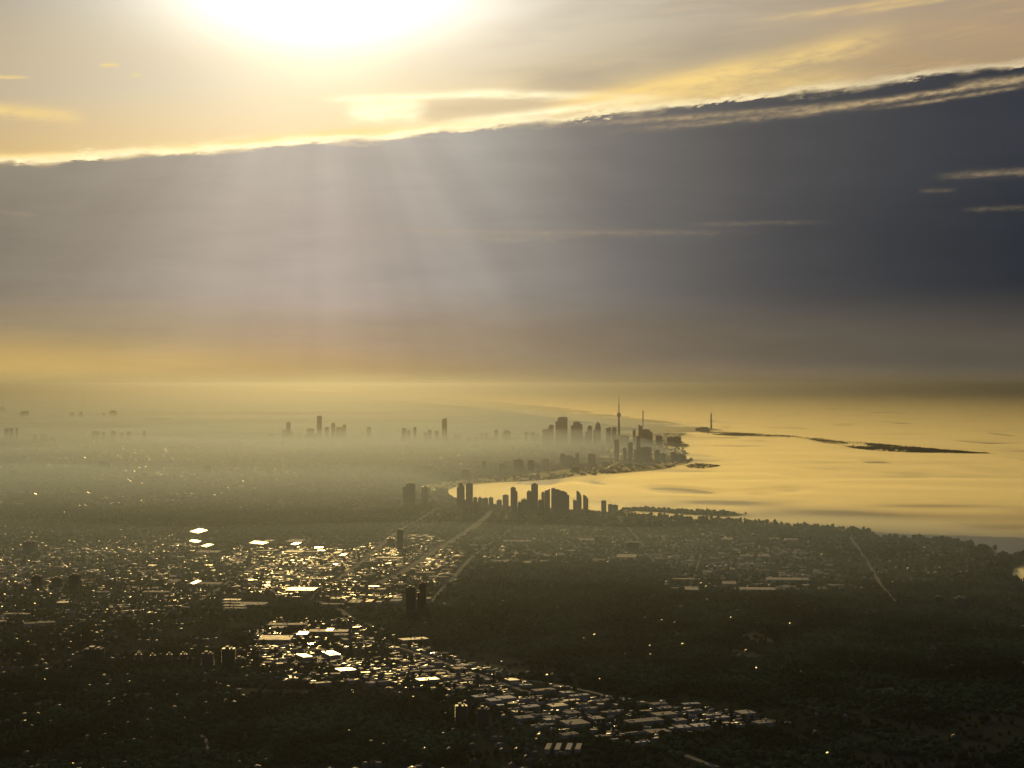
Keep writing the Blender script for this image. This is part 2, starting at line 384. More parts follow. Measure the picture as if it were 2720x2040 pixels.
def inside(pts, poly):
    x, y = pts[:, 0], pts[:, 1]; c = np.zeros(len(pts), bool); n = len(poly)
    for i in range(n):
        x0, y0 = poly[i]; x1, y1 = poly[(i + 1) % n]
        if y0 == y1: continue
        k = ((y0 > y) != (y1 > y)) & (x < (x1 - x0) * (y - y0) / (y1 - y0) + x0)
        c ^= k
    return c
def segdist(pts, line):
    d = np.full(len(pts), 1e12)
    for (x0, y0), (x1, y1) in zip(line[:-1], line[1:]):
        ex, ey = x1 - x0, y1 - y0; L = ex * ex + ey * ey + 1e-9
        tt = np.clip(((pts[:, 0] - x0) * ex + (pts[:, 1] - y0) * ey) / L, 0, 1)
        d = np.minimum(d, np.hypot(pts[:, 0] - x0 - tt * ex, pts[:, 1] - y0 - tt * ey))
    return d
def topx(P, z=0.0):
    return np.stack([1360 + P[:, 0] / P[:, 1] * F, 1020 + F * (CAM_H - z) / P[:, 1]], 1)

# ---------------------------------------------------------------- fog bank on the lake
def fog():
    rows = np.concatenate([np.geomspace(5200, 45000, 400), np.geomspace(45400, 250000, 60)])
    cols = np.linspace(-0.09, 0.36, 260)
    YY, CC = np.meshgrid(rows, cols, indexing='ij'); XX = CC * YY
    P = np.stack([XX.ravel(), YY.ravel()], 1)
    inl = inside(P, landpoly)
    d = segdist(P, shoreG) * np.where(inl, -1, 1)
    k = P[:, 1] / 12000.0
    far = np.clip((P[:, 1] - 10800) / 3000, 0, 1)
    cover = np.clip((d + (120 + 420 * far) * k) / ((420 + 800 * far) * k), 0, 1)
    px = topx(P)
    # open water in the bay nearest the camera
    lim = np.interp(px[:, 0], [1360, 1700, 1900, 2200, 2500, 2760], [1500, 1400, 1388, 1385, 1392, 1400])
    near = np.clip((lim + 34 - px[:, 1]) / 120, 0, 1) ** 1.5
    near = np.where(px[:, 1] > 1490, 0.8 * np.clip((px[:, 0] - 2640) / 40, 0, 1), near)
    cover *= near
    ph = NR.uniform(0, 6.28, 40)
    z = np.zeros(len(P))
    for i in range(18):
        a = NR.normal(0, 0.35); wl = 10 ** NR.uniform(2.9, 3.9)
        z += math.sqrt(wl / 3000) * np.sin((P[:, 1] * math.cos(a) + P[:, 0] * math.sin(a)) * 6.28 / wl + ph[i] + 1.5 * np.sin(P[:, 0] * 6.28 / 7000 + ph[i + 18]))
    st = np.zeros(len(P)); p2 = NR.uniform(0, 6.28, 60)
    for i in range(20):
        wl = NR.uniform(420, 1700) * (P[:, 1] / 14000) ** 0.8; a = NR.normal(0, .10)
        st += np.sin((P[:, 1] + P[:, 0] * a) * 6.28 / wl + p2[i] + 2.2 * np.sin(P[:, 0] * 6.28 / NR.uniform(2500, 9000) + p2[i + 20]) + 1.2 * np.sin(P[:, 0] * 6.28 / NR.uniform(900, 2200) + p2[i + 40]))
    st /= 3.16
    fine = np.zeros(len(P)); p3 = NR.uniform(0, 6.28, 60)
    for i in range(16):
        wl = NR.uniform(260, 700) * (P[:, 1] / 13000) ** 0.7; a = NR.normal(0, .16)
        fine += np.sin((P[:, 1] + P[:, 0] * a) * 6.28 / wl + p3[i] + 2.0 * np.sin(P[:, 0] * 6.28 / NR.uniform(1200, 4000) + p3[i + 20]))
    fine /= 4
    hole = np.clip((st - 0.3) / 1.1, 0, 1); hole = hole * hole * (3 - 2 * hole)
    patch = np.clip(.55 + .35 * z / 2.5, .15, 1)
    z = (9.5 + 1.5 * np.clip(z, -4, 3) + 1.5 * fine) * (1 - 0.97 * hole * patch)
    z = 0.8 + (np.maximum(z, 0.95) - 0.8) * np.clip(cover * 1.15, 0.0, 1)
    z = np.where(inl, np.maximum(z, GZ + 0.8), z)
    n, mcol = len(rows), len(cols)
    idx = np.arange(n * mcol).reshape(n, mcol)
    q = np.stack([idx[:-1, :-1], idx[:-1, 1:], idx[1:, 1:], idx[1:, :-1]], -1).reshape(-1, 4)
    keep = cover[q].max(1) > 0.01
    q = q[keep]
    used = np.unique(q); rm = np.full(n * mcol, -1); rm[used] = np.arange(len(used)); q = rm[q]; nu = len(used)
    top = np.stack([P[used, 0], P[used, 1], z[used]], 1); bot = top.copy(); bot[:, 2] = 0.4
    bot[:, 2] = np.where(inl[used], GZ + 0.3, 0.4)
    ed = np.concatenate([q[:, [0, 1]], q[:, [1, 2]], q[:, [2, 3]], q[:, [3, 0]]])
    key = np.sort(ed, 1); key = key[:, 0].astype(np.int64) * nu + key[:, 1]
    _, first, cnt = np.unique(key, return_index=True, return_counts=True)
    be = ed[first[cnt == 1]]
    side = np.stack([be[:, 1], be[:, 0], be[:, 0] + nu, be[:, 1] + nu], 1)
    me = npmesh('fog', np.concatenate([top, bot]), np.concatenate([q, q[:, ::-1] + nu, side]), 4)
    m = bpy.data.materials.new('fog bank'); m.use_nodes = True; nt = m.node_tree; nt.nodes.clear()
    pv = nt.nodes.new('ShaderNodeVolumePrincipled'); out = nt.nodes.new('ShaderNodeOutputMaterial')
    pv.inputs['Color'].default_value = (0.80, 0.765, 0.53, 1); pv.inputs['Density'].default_value = 0.022; pv.inputs['Anisotropy'].default_value = 0.6
    nt.links.new(pv.outputs[0], out.inputs['Volume'])
    tag(link('fog', me, m), kind='stuff', label='sunlit golden fog bank lying over the lake', cat='fog')
fog()

# ---------------------------------------------------------------- haze: one closed box of even density
def haze():
    mb = MB(); mb.box(0, 129000, 260000, 290000, -8, CAM_H + 25)
    m = bpy.data.materials.new('haze'); m.use_nodes = True; nt = m.node_tree; nt.nodes.clear()
    pv = nt.nodes.new('ShaderNodeVolumePrincipled'); out = nt.nodes.new('ShaderNodeOutputMaterial')
    pv.inputs['Color'].default_value = (0.41, 0.445, 0.49, 1); pv.inputs['Density'].default_value = 3.3e-5; pv.inputs['Anisotropy'].default_value = 0.97
    nt.links.new(pv.outputs[0], out.inputs['Volume'])
    tag(link('haze', mb.mesh('haze'), m), kind='stuff', label='pale golden morning haze filling the air', cat='haze')
haze()

# ---------------------------------------------------------------- low ground mist over the far city
def mist():
    rows = np.concatenate([np.geomspace(3900, 40000, 170), np.geomspace(41000, 240000, 24)])
    YY, CC = np.meshgrid(rows, np.linspace(-0.36, 0.30, 130), indexing='ij'); XX = CC * YY
    P = np.stack([XX.ravel(), YY.ravel()], 1)
    inl = inside(P, landpoly); d = segdist(P, shoreG) * np.where(inl, 1, -1)
    edge = np.clip((d + 500) / (0.09 * P[:, 1]), 0, 1); edge = edge * edge * (3 - 2 * edge)
    near = np.interp(P[:, 1], [3900, 4800, 6500, 8500, 10500, 14500, 18000, 22000, 32000], [0, .11, .38, .74, 1, .95, .80, .64, .5])
    ph = NR.uniform(0, 6.28, 30); z = np.zeros(len(P))
    for i in range(12):
        a = NR.normal(0, 0.5); wl = 10 ** NR.uniform(3.0, 3.9)
        z += 1.5 * (wl / 3500) ** .6 * np.sin((P[:, 1] * math.cos(a) + P[:, 0] * math.sin(a)) * 6.28 / wl + ph[i])
    th = (235 + 22 * np.clip(z, -3.5, 3.5)) * near * edge
    n, m_ = len(rows), 130
    idx = np.arange(n * m_).reshape(n, m_)
    q = np.stack([idx[:-1, :-1], idx[:-1, 1:], idx[1:, 1:], idx[1:, :-1]], -1).reshape(-1, 4)
    q = q[th[q].max(1) > 0.5]; used = np.unique(q); rm = np.full(n * m_, -1); rm[used] = np.arange(len(used)); q = rm[q]; nu = len(used)
    top = np.stack([P[used, 0], P[used, 1], GZ + 1.2 + th[used]], 1); bot = top.copy(); bot[:, 2] = GZ + 1.0
    ed = np.concatenate([q[:, [0, 1]], q[:, [1, 2]], q[:, [2, 3]], q[:, [3, 0]]])
    key = np.sort(ed, 1); key = key[:, 0].astype(np.int64) * nu + key[:, 1]
    _, first, cnt = np.unique(key, return_index=True, return_counts=True); be = ed[first[cnt == 1]]
    side = np.stack([be[:, 1], be[:, 0], be[:, 0] + nu, be[:, 1] + nu], 1)
    me = npmesh('mist', np.concatenate([top, bot]), np.concatenate([q, q[:, ::-1] + nu, side]), 4)
    m = bpy.data.materials.new('ground mist'); m.use_nodes = True; nt = m.node_tree; nt.nodes.clear()
    pv = nt.nodes.new('ShaderNodeVolumePrincipled'); out = nt.nodes.new('ShaderNodeOutputMaterial')
    pv.inputs['Color'].default_value = (0.40, 0.54, 0.70, 1); pv.inputs['Density'].default_value = 1.5e-4; pv.inputs['Anisotropy'].default_value = 0.5
    nt.links.new(pv.outputs[0], out.inputs['Volume'])
    tag(link('haze', me, m), kind='stuff', label='low olive layer of morning haze lying over the far city', cat='haze')
mist()

# ---------------------------------------------------------------- roads
ROADS = []
def road(pts, w, name='road', z=0.35):
    g = [Vector(G(*p)) for p in pts]
    # resample smooth
    fine = []
    for i in range(len(g) - 1):
        p0 = g[max(i - 1, 0)]; p1 = g[i]; p2 = g[i + 1]; p3 = g[min(i + 2, len(g) - 1)]
        for k in range(8):
            t = k / 8; fine.append(0.5 * ((2 * p1) + (p2 - p0) * t + (2 * p0 - 5 * p1 + 4 * p2 - p3) * t * t + (3 * p1 - p0 - 3 * p2 + p3) * t ** 3))
    fine.append(g[-1])
    ROADS.append(([tuple(p) for p in fine], w))
    v = []; f = []
    for i, p in enumerate(fine):
        d = (fine[min(i + 1, len(fine) - 1)] - fine[max(i - 1, 0)]).normalized(); nrm = Vector((-d.y, d.x)) * w / 2
        v += [(p.x + nrm.x, p.y + nrm.y, GZ + z), (p.x - nrm.x, p.y - nrm.y, GZ + z)]
        if i: a = 2 * i; f.append([a - 2, a - 1, a + 1, a])
    me = bpy.data.meshes.new(name); me.from_pydata(v, [], f); me.update()
    return tag(link(name, me, 'road'), kind='structure')
road([(985, 1562), (1070, 1522), (1150, 1470), (1240, 1415), (1290, 1376), (1312, 1354)], 36, 'expressway', 0.6)
road([(1138, 1608), (1177, 1566), (1207, 1535), (1258, 1479), (1345, 1420)], 15)
road([(890, 1548), (960, 1497), (1020, 1445), (1062, 1412), (1110, 1385), (1165, 1352)], 22, 'road', 0.8)
road([(2258, 1428), (2300, 1490), (2340, 1555), (2385, 1612)], 12)
road([(520, 1606), (620, 1542), (700, 1492), (800, 1448)], 18)
road([(800, 1585), (850, 1602), (900, 1622), (945, 1652), (1030, 1680)], 20)
road([(1600, 1932), (1720, 1978), (1800, 2005), (1905, 2044)], 14)
road([(520, 1950), (545, 1970), (552, 1995), (542, 2016)], 8)
road([(960, 1690), (1080, 1730), (1230, 1782), (1420, 1850)], 16)
road([(1640, 1375), (1700, 1440), (1740, 1500)], 9)
road([(1862, 1475), (1835, 1560)], 8)
road([(0, 1552), (160, 1534), (330, 1500), (600, 1482)], 16)
road([(1330, 1800), (1500, 1828), (1660, 1862), (1900, 1900), (2100, 1925)], 14)
road([(40, 1612), (260, 1640), (520, 1655), (700, 1640)], 14)

# ---------------------------------------------------------------- towers
def rect(w, d): return [(-w / 2, -d / 2), (w / 2, -d / 2), (w / 2, d / 2), (-w / 2, d / 2)]
def ordinal(i): return ['first', 'second', 'third', 'fourth', 'fifth', 'sixth', 'seventh', 'eighth', 'ninth', 'tenth', 'eleventh', 'twelfth', 'thirteenth', 'fourteenth', 'fifteenth', 'sixteenth', 'seventeenth', 'eighteenth', 'nineteenth', 'twentieth', 'twenty-first', 'twenty-second', 'twenty-third', 'twenty-fourth'][i]
FOOT = []
def tower(name, x0, x1, top, base, style='box', m='conc', label='', cat='tower', group=None, dr=0.8, parts=True, rz=None):
    cxp = (x0 + x1) / 2; X, Y = G(cxp, base)
    sc = Y / F; w = (x1 - x0) * sc; h = (base - top) * sc * (1 + 0) ; d = max(12, min(w, 45) * dr)
    # the roof row is measured at the tower's own distance
    h = CAM_H - (top - 1020) * sc - GZ
    rz = (R.uniform(-0.10, 0.04) if cxp < 1360 else R.uniform(0.12, 0.24)) if rz is None else rz
    e = empty(name, X, Y + d / 2, GZ, rz); FOOT.append((X, Y + d / 2, max(w, d) * 0.6 + 6))
    tag(e, label, cat, group)
    body = MB(); roof = MB(); pod = MB(); mast = MB()
    P = rect(w, d)
    if style == 'box':
        body.add(poly_prism(P, 0, h)); roof.box(R.uniform(-.12, .12) * w, 0, w * 0.45, d * 0.5, h, h + min(6, 0.04 * h + 2))
    elif style == 'slab':      # apartment slab with balcony courses
        n = max(5, int(h / 2.9))
        body.box(0, 0, w * 0.96, d * 0.9, 0, h)
        for k in range(1, n): body.box(0, 0, w, d, k * h / n - 0.15, k * h / n + 0.15)
        for k in (-1, 1): body.box(k * w * 0.22, 0, w * 0.05, d * 1.02, 0, h + 0.6)
        roof.box(-0.1 * w, 0, w * 0.25, d * 0.6, h, h + 5); roof.box(0.24 * w, 0, w * 0.14, d * 0.5, h, h + 3)
    elif style == 'notch':     # two lower shoulders
        body.box(0, 0, w * 0.62, d, 0, h); body.box(-w * 0.405, 0, w * 0.19, d * 0.9, 0, h * 0.86); body.box(w * 0.405, 0, w * 0.19, d * 0.9, 0, h * 0.92)
        roof.box(0, 0, w * 0.4, d * 0.5, h, h + 6)
    elif style == 'stepl':     # lower on the left
        body.box(w * 0.13, 0, w * 0.74, d, 0, h); body.box(-w * 0.37, 0, w * 0.26, d * 0.9, 0, h * 0.87)
        roof.box(w * 0.15, 0, w * 0.4, d * 0.5, h, h + 5)
    elif style == 'stepr':
        body.box(-w * 0.13, 0, w * 0.74, d, 0, h); body.box(w * 0.37, 0, w * 0.26, d * 0.9, 0, h * 0.87)
        roof.box(-w * 0.15, 0, w * 0.4, d * 0.5, h, h + 5)
    elif style in ('slantr', 'slantl'):
        dz = 0.35 * w if h > 4 * w else 0.25 * w
        tp = [h - dz, h, h, h - dz] if style == 'slantr' else [h, h - dz, h - dz, h]
        body.add(poly_prism(P, 0, h, tp))
    elif style == 'peak':
        body.add(poly_prism(P, 0, h * 0.93)); v = [(a, b, h * 0.93) for a, b in rect(w * 0.9, d * 0.9)] + [(0, 0, h)]
        roof.add((v, [[0, 1, 4], [1, 2, 4], [2, 3, 4], [3, 0, 4], [3, 2, 1, 0]]))
    elif style == 'round':
        n = 20; pts = [(w / 2 * math.cos(2 * math.pi * k / n), d / 2 * math.sin(2 * math.pi * k / n)) for k in range(n)]
        body.add(poly_prism(pts, 0, h * 0.93))
        prof = [(0.5, 0.93), (0.46, 0.955), (0.38, 0.975), (0.26, 0.99), (0.05, 1.0)]
        v = []; f = []
        for r_, z_ in prof: v += [(w * r_ * math.cos(2 * math.pi * k / n), d * r_ * math.sin(2 * math.pi * k / n), h * z_) for k in range(n)]
        for i in range(len(prof) - 1):
            for k in range(n): f.append([i * n + k, i * n + (k + 1) % n, (i + 1) * n + (k + 1) % n, (i + 1) * n + k])
        f.append([(len(prof) - 1) * n + k for k in range(n)]); roof.add((v, f))
    elif style == 'spire':
        body.add(poly_prism(P, 0, h * 0.78)); body.box(0, 0, w * 0.8, d * 0.8, h * 0.78, h * 0.86); body.box(0, 0, w * 0.55, d * 0.55, h * 0.86, h * 0.91)
        body.box(0, 0, w * 0.3, d * 0.3, h * 0.91, h * 0.94); mast.lathe([(1.6, h * 0.94), (0.8, h)], 8)
    elif style == 'masts':     # broad bank tower with two roof masts
        body.box(0.1 * w, 0, w * 0.8, d, 0, h); body.box(-0.4 * w, 0, w * 0.2, d * 0.8, 0, h * 0.87)
        roof.box(0.15 * w, 0, w * 0.5, d * 0.5, h, h + 8)
        for k in (-0.02, 0.3): mm = MB(); mm.lathe([(1.8, h), (1.5, h + 40), (0.6, h + 68)], 8, k * w, 0); link('mast', mm.mesh('mast'), 'mast', e)
    elif style == 'sail':      # curved blade, high on the left
        n = 9; front = [(-w / 2, -d / 2)] + [(-w / 2 + w * k / n, -d / 2) for k in range(1, n + 1)]
        pts = front + [(x, d / 2) for x, _ in front[::-1]]
        def tz(x):
            u = (x + w / 2) / w; return h - 0.24 * h * (u ** 2.2) * 1.0
        body.add(poly_prism(pts, 0, h, [tz(x) for x, _ in pts]))
    elif style == 'cascade':   # broad curved slab stepping down to the right
        n = 7
        for k in range(n):
            u = k / (n - 1); hz = h * (1 - 0.03 * k - (0.10 if k == n - 1 else 0)); xx = -w / 2 + w * (k + 0.5) / n
            body.box(xx, 0.25 * d * (u - 0.5) ** 2 * 4, w / n * 1.0, d, 0, hz)
            if k % 2 == 0: roof.box(xx, 0, w / n * 0.6, d * 0.5, hz, hz + 4)
    if style in ('box', 'stepl', 'stepr', 'notch') and parts and R.random() < .4:
        mast.lathe([(1.1, h), (0.9, h + 0.05 * h), (0.4, h + R.uniform(.07, .14) * h)], 6, R.uniform(-.1, .1) * w, 0)
    if parts and (x1 - x0) > 9 and style not in ('slab',):
        pod.box(0, 0, w * 1.15, d * 1.2, 0, min(16, h * 0.12))
    link('shaft', body.mesh('shaft'), m, e)
    if roof.v: link('roof_plant' if style not in ('peak', 'round') else 'roof', roof.mesh('roof_plant'), 'dark', e)
    if pod.v: link('podium', pod.mesh('podium'), m, e)
    if mast.v:
        link('mast', mast.mesh('mast'), 'mast', e)
    return e
LOOK = {'box': 'plain flat-topped', 'slab': 'flat-roofed balconied', 'notch': 'broad-shouldered', 'stepl': 'right-stepped', 'stepr': 'left-stepped', 'slantr': 'slant-topped', 'slantl': 'slant-topped',
        'peak': 'peak-roofed', 'round': 'round-topped', 'spire': 'needle-topped', 'masts': 'twin-masted', 'sail': 'curved sail-topped', 'cascade': 'broad cascading'}
def cluster(rows, where, base, name, cat, group, noun, mats=('conc', 'glass'), **kw):
    rows = sorted(rows, key=lambda r: r[0] + r[1])
    tall = min(rows, key=lambda r: r[2]); wide = max(rows, key=lambda r: r[1] - r[0])
    cnt = {}
    for i, r in enumerate(rows):
        st = r[3] if len(r) > 3 else 'box'; b = r[4] if len(r) > 4 else base
        if r is tall: lab = f"tallest, {LOOK[st]} {noun} of {where}"
        elif i == len(rows) - 1: lab = f"rightmost, {LOOK[st]} {noun} of {where}"
        else: lab = f"{LOOK[st]} {noun}, {ordinal(i)} from left in {where}"
        tower(name, r[0], r[1], r[2], b, st, mats[i % len(mats)], lab, cat, group, **kw)

# downtown
cluster([(1441, 1454, 1141), (1455, 1470, 1129, 'stepl'), (1476, 1507, 1109, 'masts'), (1517, 1547, 1121, 'notch'), (1555, 1562, 1147), (1561, 1573, 1130, 'round'), (1576, 1582, 1143), (1582, 1595, 1117, 'spire'),
         (1611, 1622, 1133, 'slantr'), (1626, 1637, 1136), (1649, 1671, 1157), (1681, 1688, 1143), (1697, 1707, 1129, 'slantl'), (1707, 1733, 1141, 'stepr'), (1743, 1759, 1158), (1773, 1790, 1162), (1790, 1809, 1160)],
        'the downtown skyline', 1186, 'skyscraper', 'skyscraper', 'skyscrapers of the downtown skyline', 'skyscraper', ('glass', 'conc'))
cluster([(1633, 1644, 1168), (1669, 1680, 1172, 'peak'), (1685, 1707, 1189, 'stepl'), (1707, 1730, 1188), (1756, 1767, 1205), (1782, 1795, 1201), (1795, 1822, 1207, 'stepr'), (1691, 1700, 1160), (1740, 1752, 1196), (1655, 1664, 1190)],
        'the waterfront blocks below the needle tower', 1226, 'waterfront_block', 'condominium', 'waterfront blocks in front of downtown', 'block', ('conc', 'glass'))
cluster([(1488, 1502, 1206), (1502, 1529, 1211, 'stepr'), (1529, 1538, 1204), (1563, 1581, 1206), (1402, 1416, 1222), (1519, 1537, 1241, 'box', 1256), (1440, 1458, 1220), (1600, 1618, 1228), (1660, 1676, 1232)],
        'the hazy west-end row', 1240, 'apartment_block', 'apartment block', 'hazy blocks west of downtown', 'block', ('brickf', 'conc'))
cluster([(1067, 1079, 1138), (1082, 1089, 1144), (1098, 1106, 1135), (1126, 1135, 1150), (1136, 1146, 1142), (1155, 1165, 1145), (1174, 1187, 1109, 'slantr'), (1205, 1224, 1154), (1263, 1271, 1160), (1288, 1297, 1152),
         (1298, 1313, 1164), (1313, 1323, 1140, 'slantr'), (1335, 1356, 1143, 'notch'), (1393, 1405, 1147, 'round'), (1409, 1421, 1149), (1423, 1431, 1154), (1240, 1252, 1162), (1366, 1380, 1160)],
        'the uptown row', 1176, 'uptown_tower', 'tower', 'towers of the uptown row', 'tower', ('glass', 'conc'))
cluster([(715, 728, 1152, 'peak'), (750, 758, 1142), (760, 771, 1122), (771, 779, 1146), (787, 803, 1158), (815, 833, 1137, 'peak'), (842, 854, 1105), (862, 873, 1134, 'round'), (880, 890, 1124), (893, 907, 1135), (907, 919, 1128, 'stepl'), (974, 985, 1135), (1010, 1022, 1156), (940, 950, 1158)],
        'the midtown cluster', 1168, 'midtown_tower', 'tower', 'towers of the midtown cluster', 'tower', ('conc', 'glass'))
cluster([(1280, 1291, 1225), (1118, 1148, 1238), (1226, 1248, 1247, 'box', 1270), (1326, 1347, 1232, 'stepr'), (1365, 1389, 1221), (1402, 1418, 1223), (1335, 1350, 1225, 'box', 1240)],
        'the hazy blocks inland of the bay', 1252, 'apartment_block', 'apartment block', 'hazy blocks inland of the bay', 'block', ('brickf', 'conc'))
# condominiums at the head of the bay
cluster([(1070, 1102, 1285, 'stepl', 1346), (1120, 1136, 1293, 'box', 1342)], 'the pair west of the bay', 1345, 'apartment_tower', 'apartment tower', 'apartment towers west of the bay', 'tower', ('conc',))
cluster([(1213, 1234, 1285, 'notch'), (1237, 1256, 1282, 'round'), (1257, 1268, 1320, 'round'), (1270, 1280, 1322), (1281, 1296, 1324), (1298, 1310, 1322), (1319, 1333, 1327, 'peak'), (1335, 1351, 1313, 'peak')],
        'the condominiums at the head of the bay', 1354, 'condo_tower', 'condominium', 'condominiums at the head of the bay', 'condominium tower', ('conc', 'glass'))
cluster([(1357, 1374, 1296, 'stepr'), (1376, 1385, 1334), (1385, 1400, 1327), (1400, 1412, 1306), (1412, 1428, 1286), (1430, 1438, 1329), (1438, 1447, 1306, 'round'), (1448, 1460, 1298, 'slantr'), (1467, 1512, 1298, 'cascade'),
         (1523, 1532, 1327, 'slantl'), (1532, 1544, 1304, 'sail'), (1550, 1562, 1315, 'sail'), (1597, 1611, 1329, 'round'), (1616, 1626, 1338, 'peak'), (1627, 1641, 1342)],
        'the lakeshore condominium row', 1366, 'condo_tower', 'condominium', 'condominiums along the lakeshore', 'condominium tower', ('glass', 'conc'))
# left field, far out in the haze
cluster([(290, 310, 1091, 'notch'), (270, 280, 1097), (52, 76, 1092, 'stepl'), (210, 219, 1094), (185, 197, 1096), (1, 11, 1082, 'box', 1096), (384, 450, 1110, 'box', 1119), (258, 264, 1099)],
        'the farthest hazy northern suburb', 1110, 'suburban_block', 'apartment block', 'blocks in the far hazy suburb', 'block', ('conc', 'brickf'), dr=0.6)
cluster([(88, 96, 1155), (107, 122, 1155, 'stepr'), (130, 145, 1162), (243, 263, 1146), (271, 278, 1148), (294, 305, 1145), (318, 326, 1150), (337, 346, 1147), (380, 386, 1145), (12, 21, 1139), (25, 34, 1138), (41, 47, 1138)],
        'the hazy northern blocks', 1173, 'suburban_block', 'apartment block', 'blocks in the hazy north', 'block', ('conc', 'brickf'))
cluster([(261, 289, 1225, 'stepr', 1246), (27, 43, 1250, 'box', 1266), (541, 559, 1237, 'box', 1262), (355, 373, 1263), (376, 389, 1256), (393, 424, 1264), (427, 443, 1262), (457, 468, 1260)],
        'the scattered inland blocks', 1277, 'apartment_block', 'apartment block', 'scattered inland blocks in haze', 'block', ('brickf', 'conc'))
# near apartment buildings
cluster([(1027, 1048, 1430, 'slab', 1452), (1054, 1071, 1408, 'slab', 1464)], 'the pair beside the rail corridor', 1460, 'apartment_tower', 'apartment tower', 'apartment towers beside the corridor', 'apartment tower', ('brickf', 'conc'))
cluster([(1078, 1104, 1561, 'slab', 1632), (1108, 1115, 1574, 'slab', 1628), (1113, 1132, 1549, 'slab', 1624)], 'the dark apartment trio beside the expressway', 1628, 'apartment_tower', 'apartment tower', 'dark apartment trio by the expressway', 'apartment tower', ('brickf',))
cluster([(60, 94, 1439, 'slab', 1472)], 'the inland plain by the woods', 1470, 'apartment_tower', 'apartment tower', None, 'slab', ('conc',))
cluster([(83, 108, 1531, 'slab', 1566), (137, 161, 1536, 'slab', 1568), (182, 210, 1528, 'slab', 1566)], 'the three slabs in a row inland', 1566, 'apartment_tower', 'apartment tower', 'three apartment slabs in a row', 'slab', ('brickf', 'conc'))
cluster([(220, 270, 1725, 'slab', 1758), (358, 376, 1739, 'slab'), (397, 412, 1741, 'slab'), (441, 457, 1739, 'slab'), (477, 496, 1738, 'slab'), (533, 565, 1737, 'slab', 1780), (588, 622, 1724, 'slab', 1782), (622, 650, 1750, 'slab', 1772)],
        'the apartment row above the wooded suburb', 1770, 'apartment_tower', 'apartment tower', 'apartment row above the wooded suburb', 'slab', ('brickf', 'conc'))
cluster([(1208, 1241, 1876, 'slab', 1930), (1268, 1300, 1884, 'slab', 1936)], 'the nearest apartment pair among trees', 1930, 'apartment_tower', 'apartment tower', 'nearest apartment pair', 'slab', ('brickf',))
cluster([(2484, 2505, 1586, 'slab', 1612), (2536, 2570, 1590, 'slab', 1618)], 'the pair in the eastern woods', 1612, 'apartment_tower', 'apartment tower', 'apartment pair in the eastern woods', 'slab', ('brickf', 'conc'))
cluster([(1661, 1696, 1442, 'slab', 1468), (1579, 1592, 1426, 'slab', 1450)], 'the pair behind the lakeshore condominiums', 1466, 'apartment_tower', 'apartment tower', 'apartment pair behind the condominiums', 'slab', ('conc', 'brickf'))

for k in range(70):
    px_ = R.choice((R.uniform(640, 1060), R.uniform(1040, 1460), R.uniform(1180, 1640), R.uniform(1440, 1660))); by = R.uniform(1163, 1216)
    wd = R.uniform(5, 13); tower('inner_city_block', px_, px_ + wd, by - R.uniform(5, 17), by, R.choice(('box', 'box', 'stepl', 'stepr')), R.choice(('conc', 'brickf')), 'low faint block among the hazy inner-city blocks between the tower clusters', 'apartment block', 'low faint inner-city blocks', parts=False)
# the needle-like communications tower
def comm_tower():
    X, Y = G(1644, 1182); sc = Y / F
    H = CAM_H - (1047 - 1020) * sc - GZ; zp = CAM_H - (1102 - 1020) * sc - GZ; zs = zp + (H - zp) * 0.5
    e = empty('communications_tower', X, Y, GZ)
    tag(e, 'tall needle-like concrete tower with a round pod, rising above downtown', 'tower'); FOOT.append((X, Y, 60))
    sh = MB(); sh.lathe([(14, 0), (11, 60), (9, zp * 0.6), (7.5, zp - 10), (6.5, zp + 20), (5.5, zs)], 18)
    for k in range(3):
        a = rad(90 + 120 * k); c, s = math.cos(a), math.sin(a)
        v = []; w = 3.5
        for r_, z_ in ((5, 0), (34, 0), (16, 110), (9.5, zp - 15), (5, zp - 15)):
            for q in (-1, 1): v.append((c * r_ - s * w * q, s * r_ + c * w * q, z_))
        f = [[0, 2, 4, 6, 8], [9, 7, 5, 3, 1]] + [[2 * i, 2 * i + 1, (2 * i + 3) % 10, (2 * i + 2) % 10] for i in range(5)]
        sh.add((v, f))
    link('shaft', sh.mesh('shaft'), 'pale', e)
    pod = MB(); pod.lathe([(8, zp - 26), (16, zp - 20), (22, zp - 12), (25, zp - 4), (25, zp + 4), (21, zp + 9), (19, zp + 16), (12, zp + 22), (7, zp + 27)], 28)
    p = link('pod', pod.mesh('pod'), 'pale', e)
    band = MB(); band.lathe([(25.3, zp - 3), (25.6, zp), (25.3, zp + 3)], 28); link('window_band', band.mesh('window_band'), 'glass', p)
    up = MB(); up.lathe([(5.8, zs - 8), (8.5, zs - 4), (8.5, zs + 4), (5, zs + 8)], 20); link('upper_pod', up.mesh('upper_pod'), 'pale', e)
    an = MB(); an.lathe([(4.2, zs + 8), (3.6, zs + 45), (2.6, zs + 46), (2.2, H - 25), (1.4, H - 24), (1.0, H)], 10); link('antenna_mast', an.mesh('antenna_mast'), 'mast', e)
comm_tower()
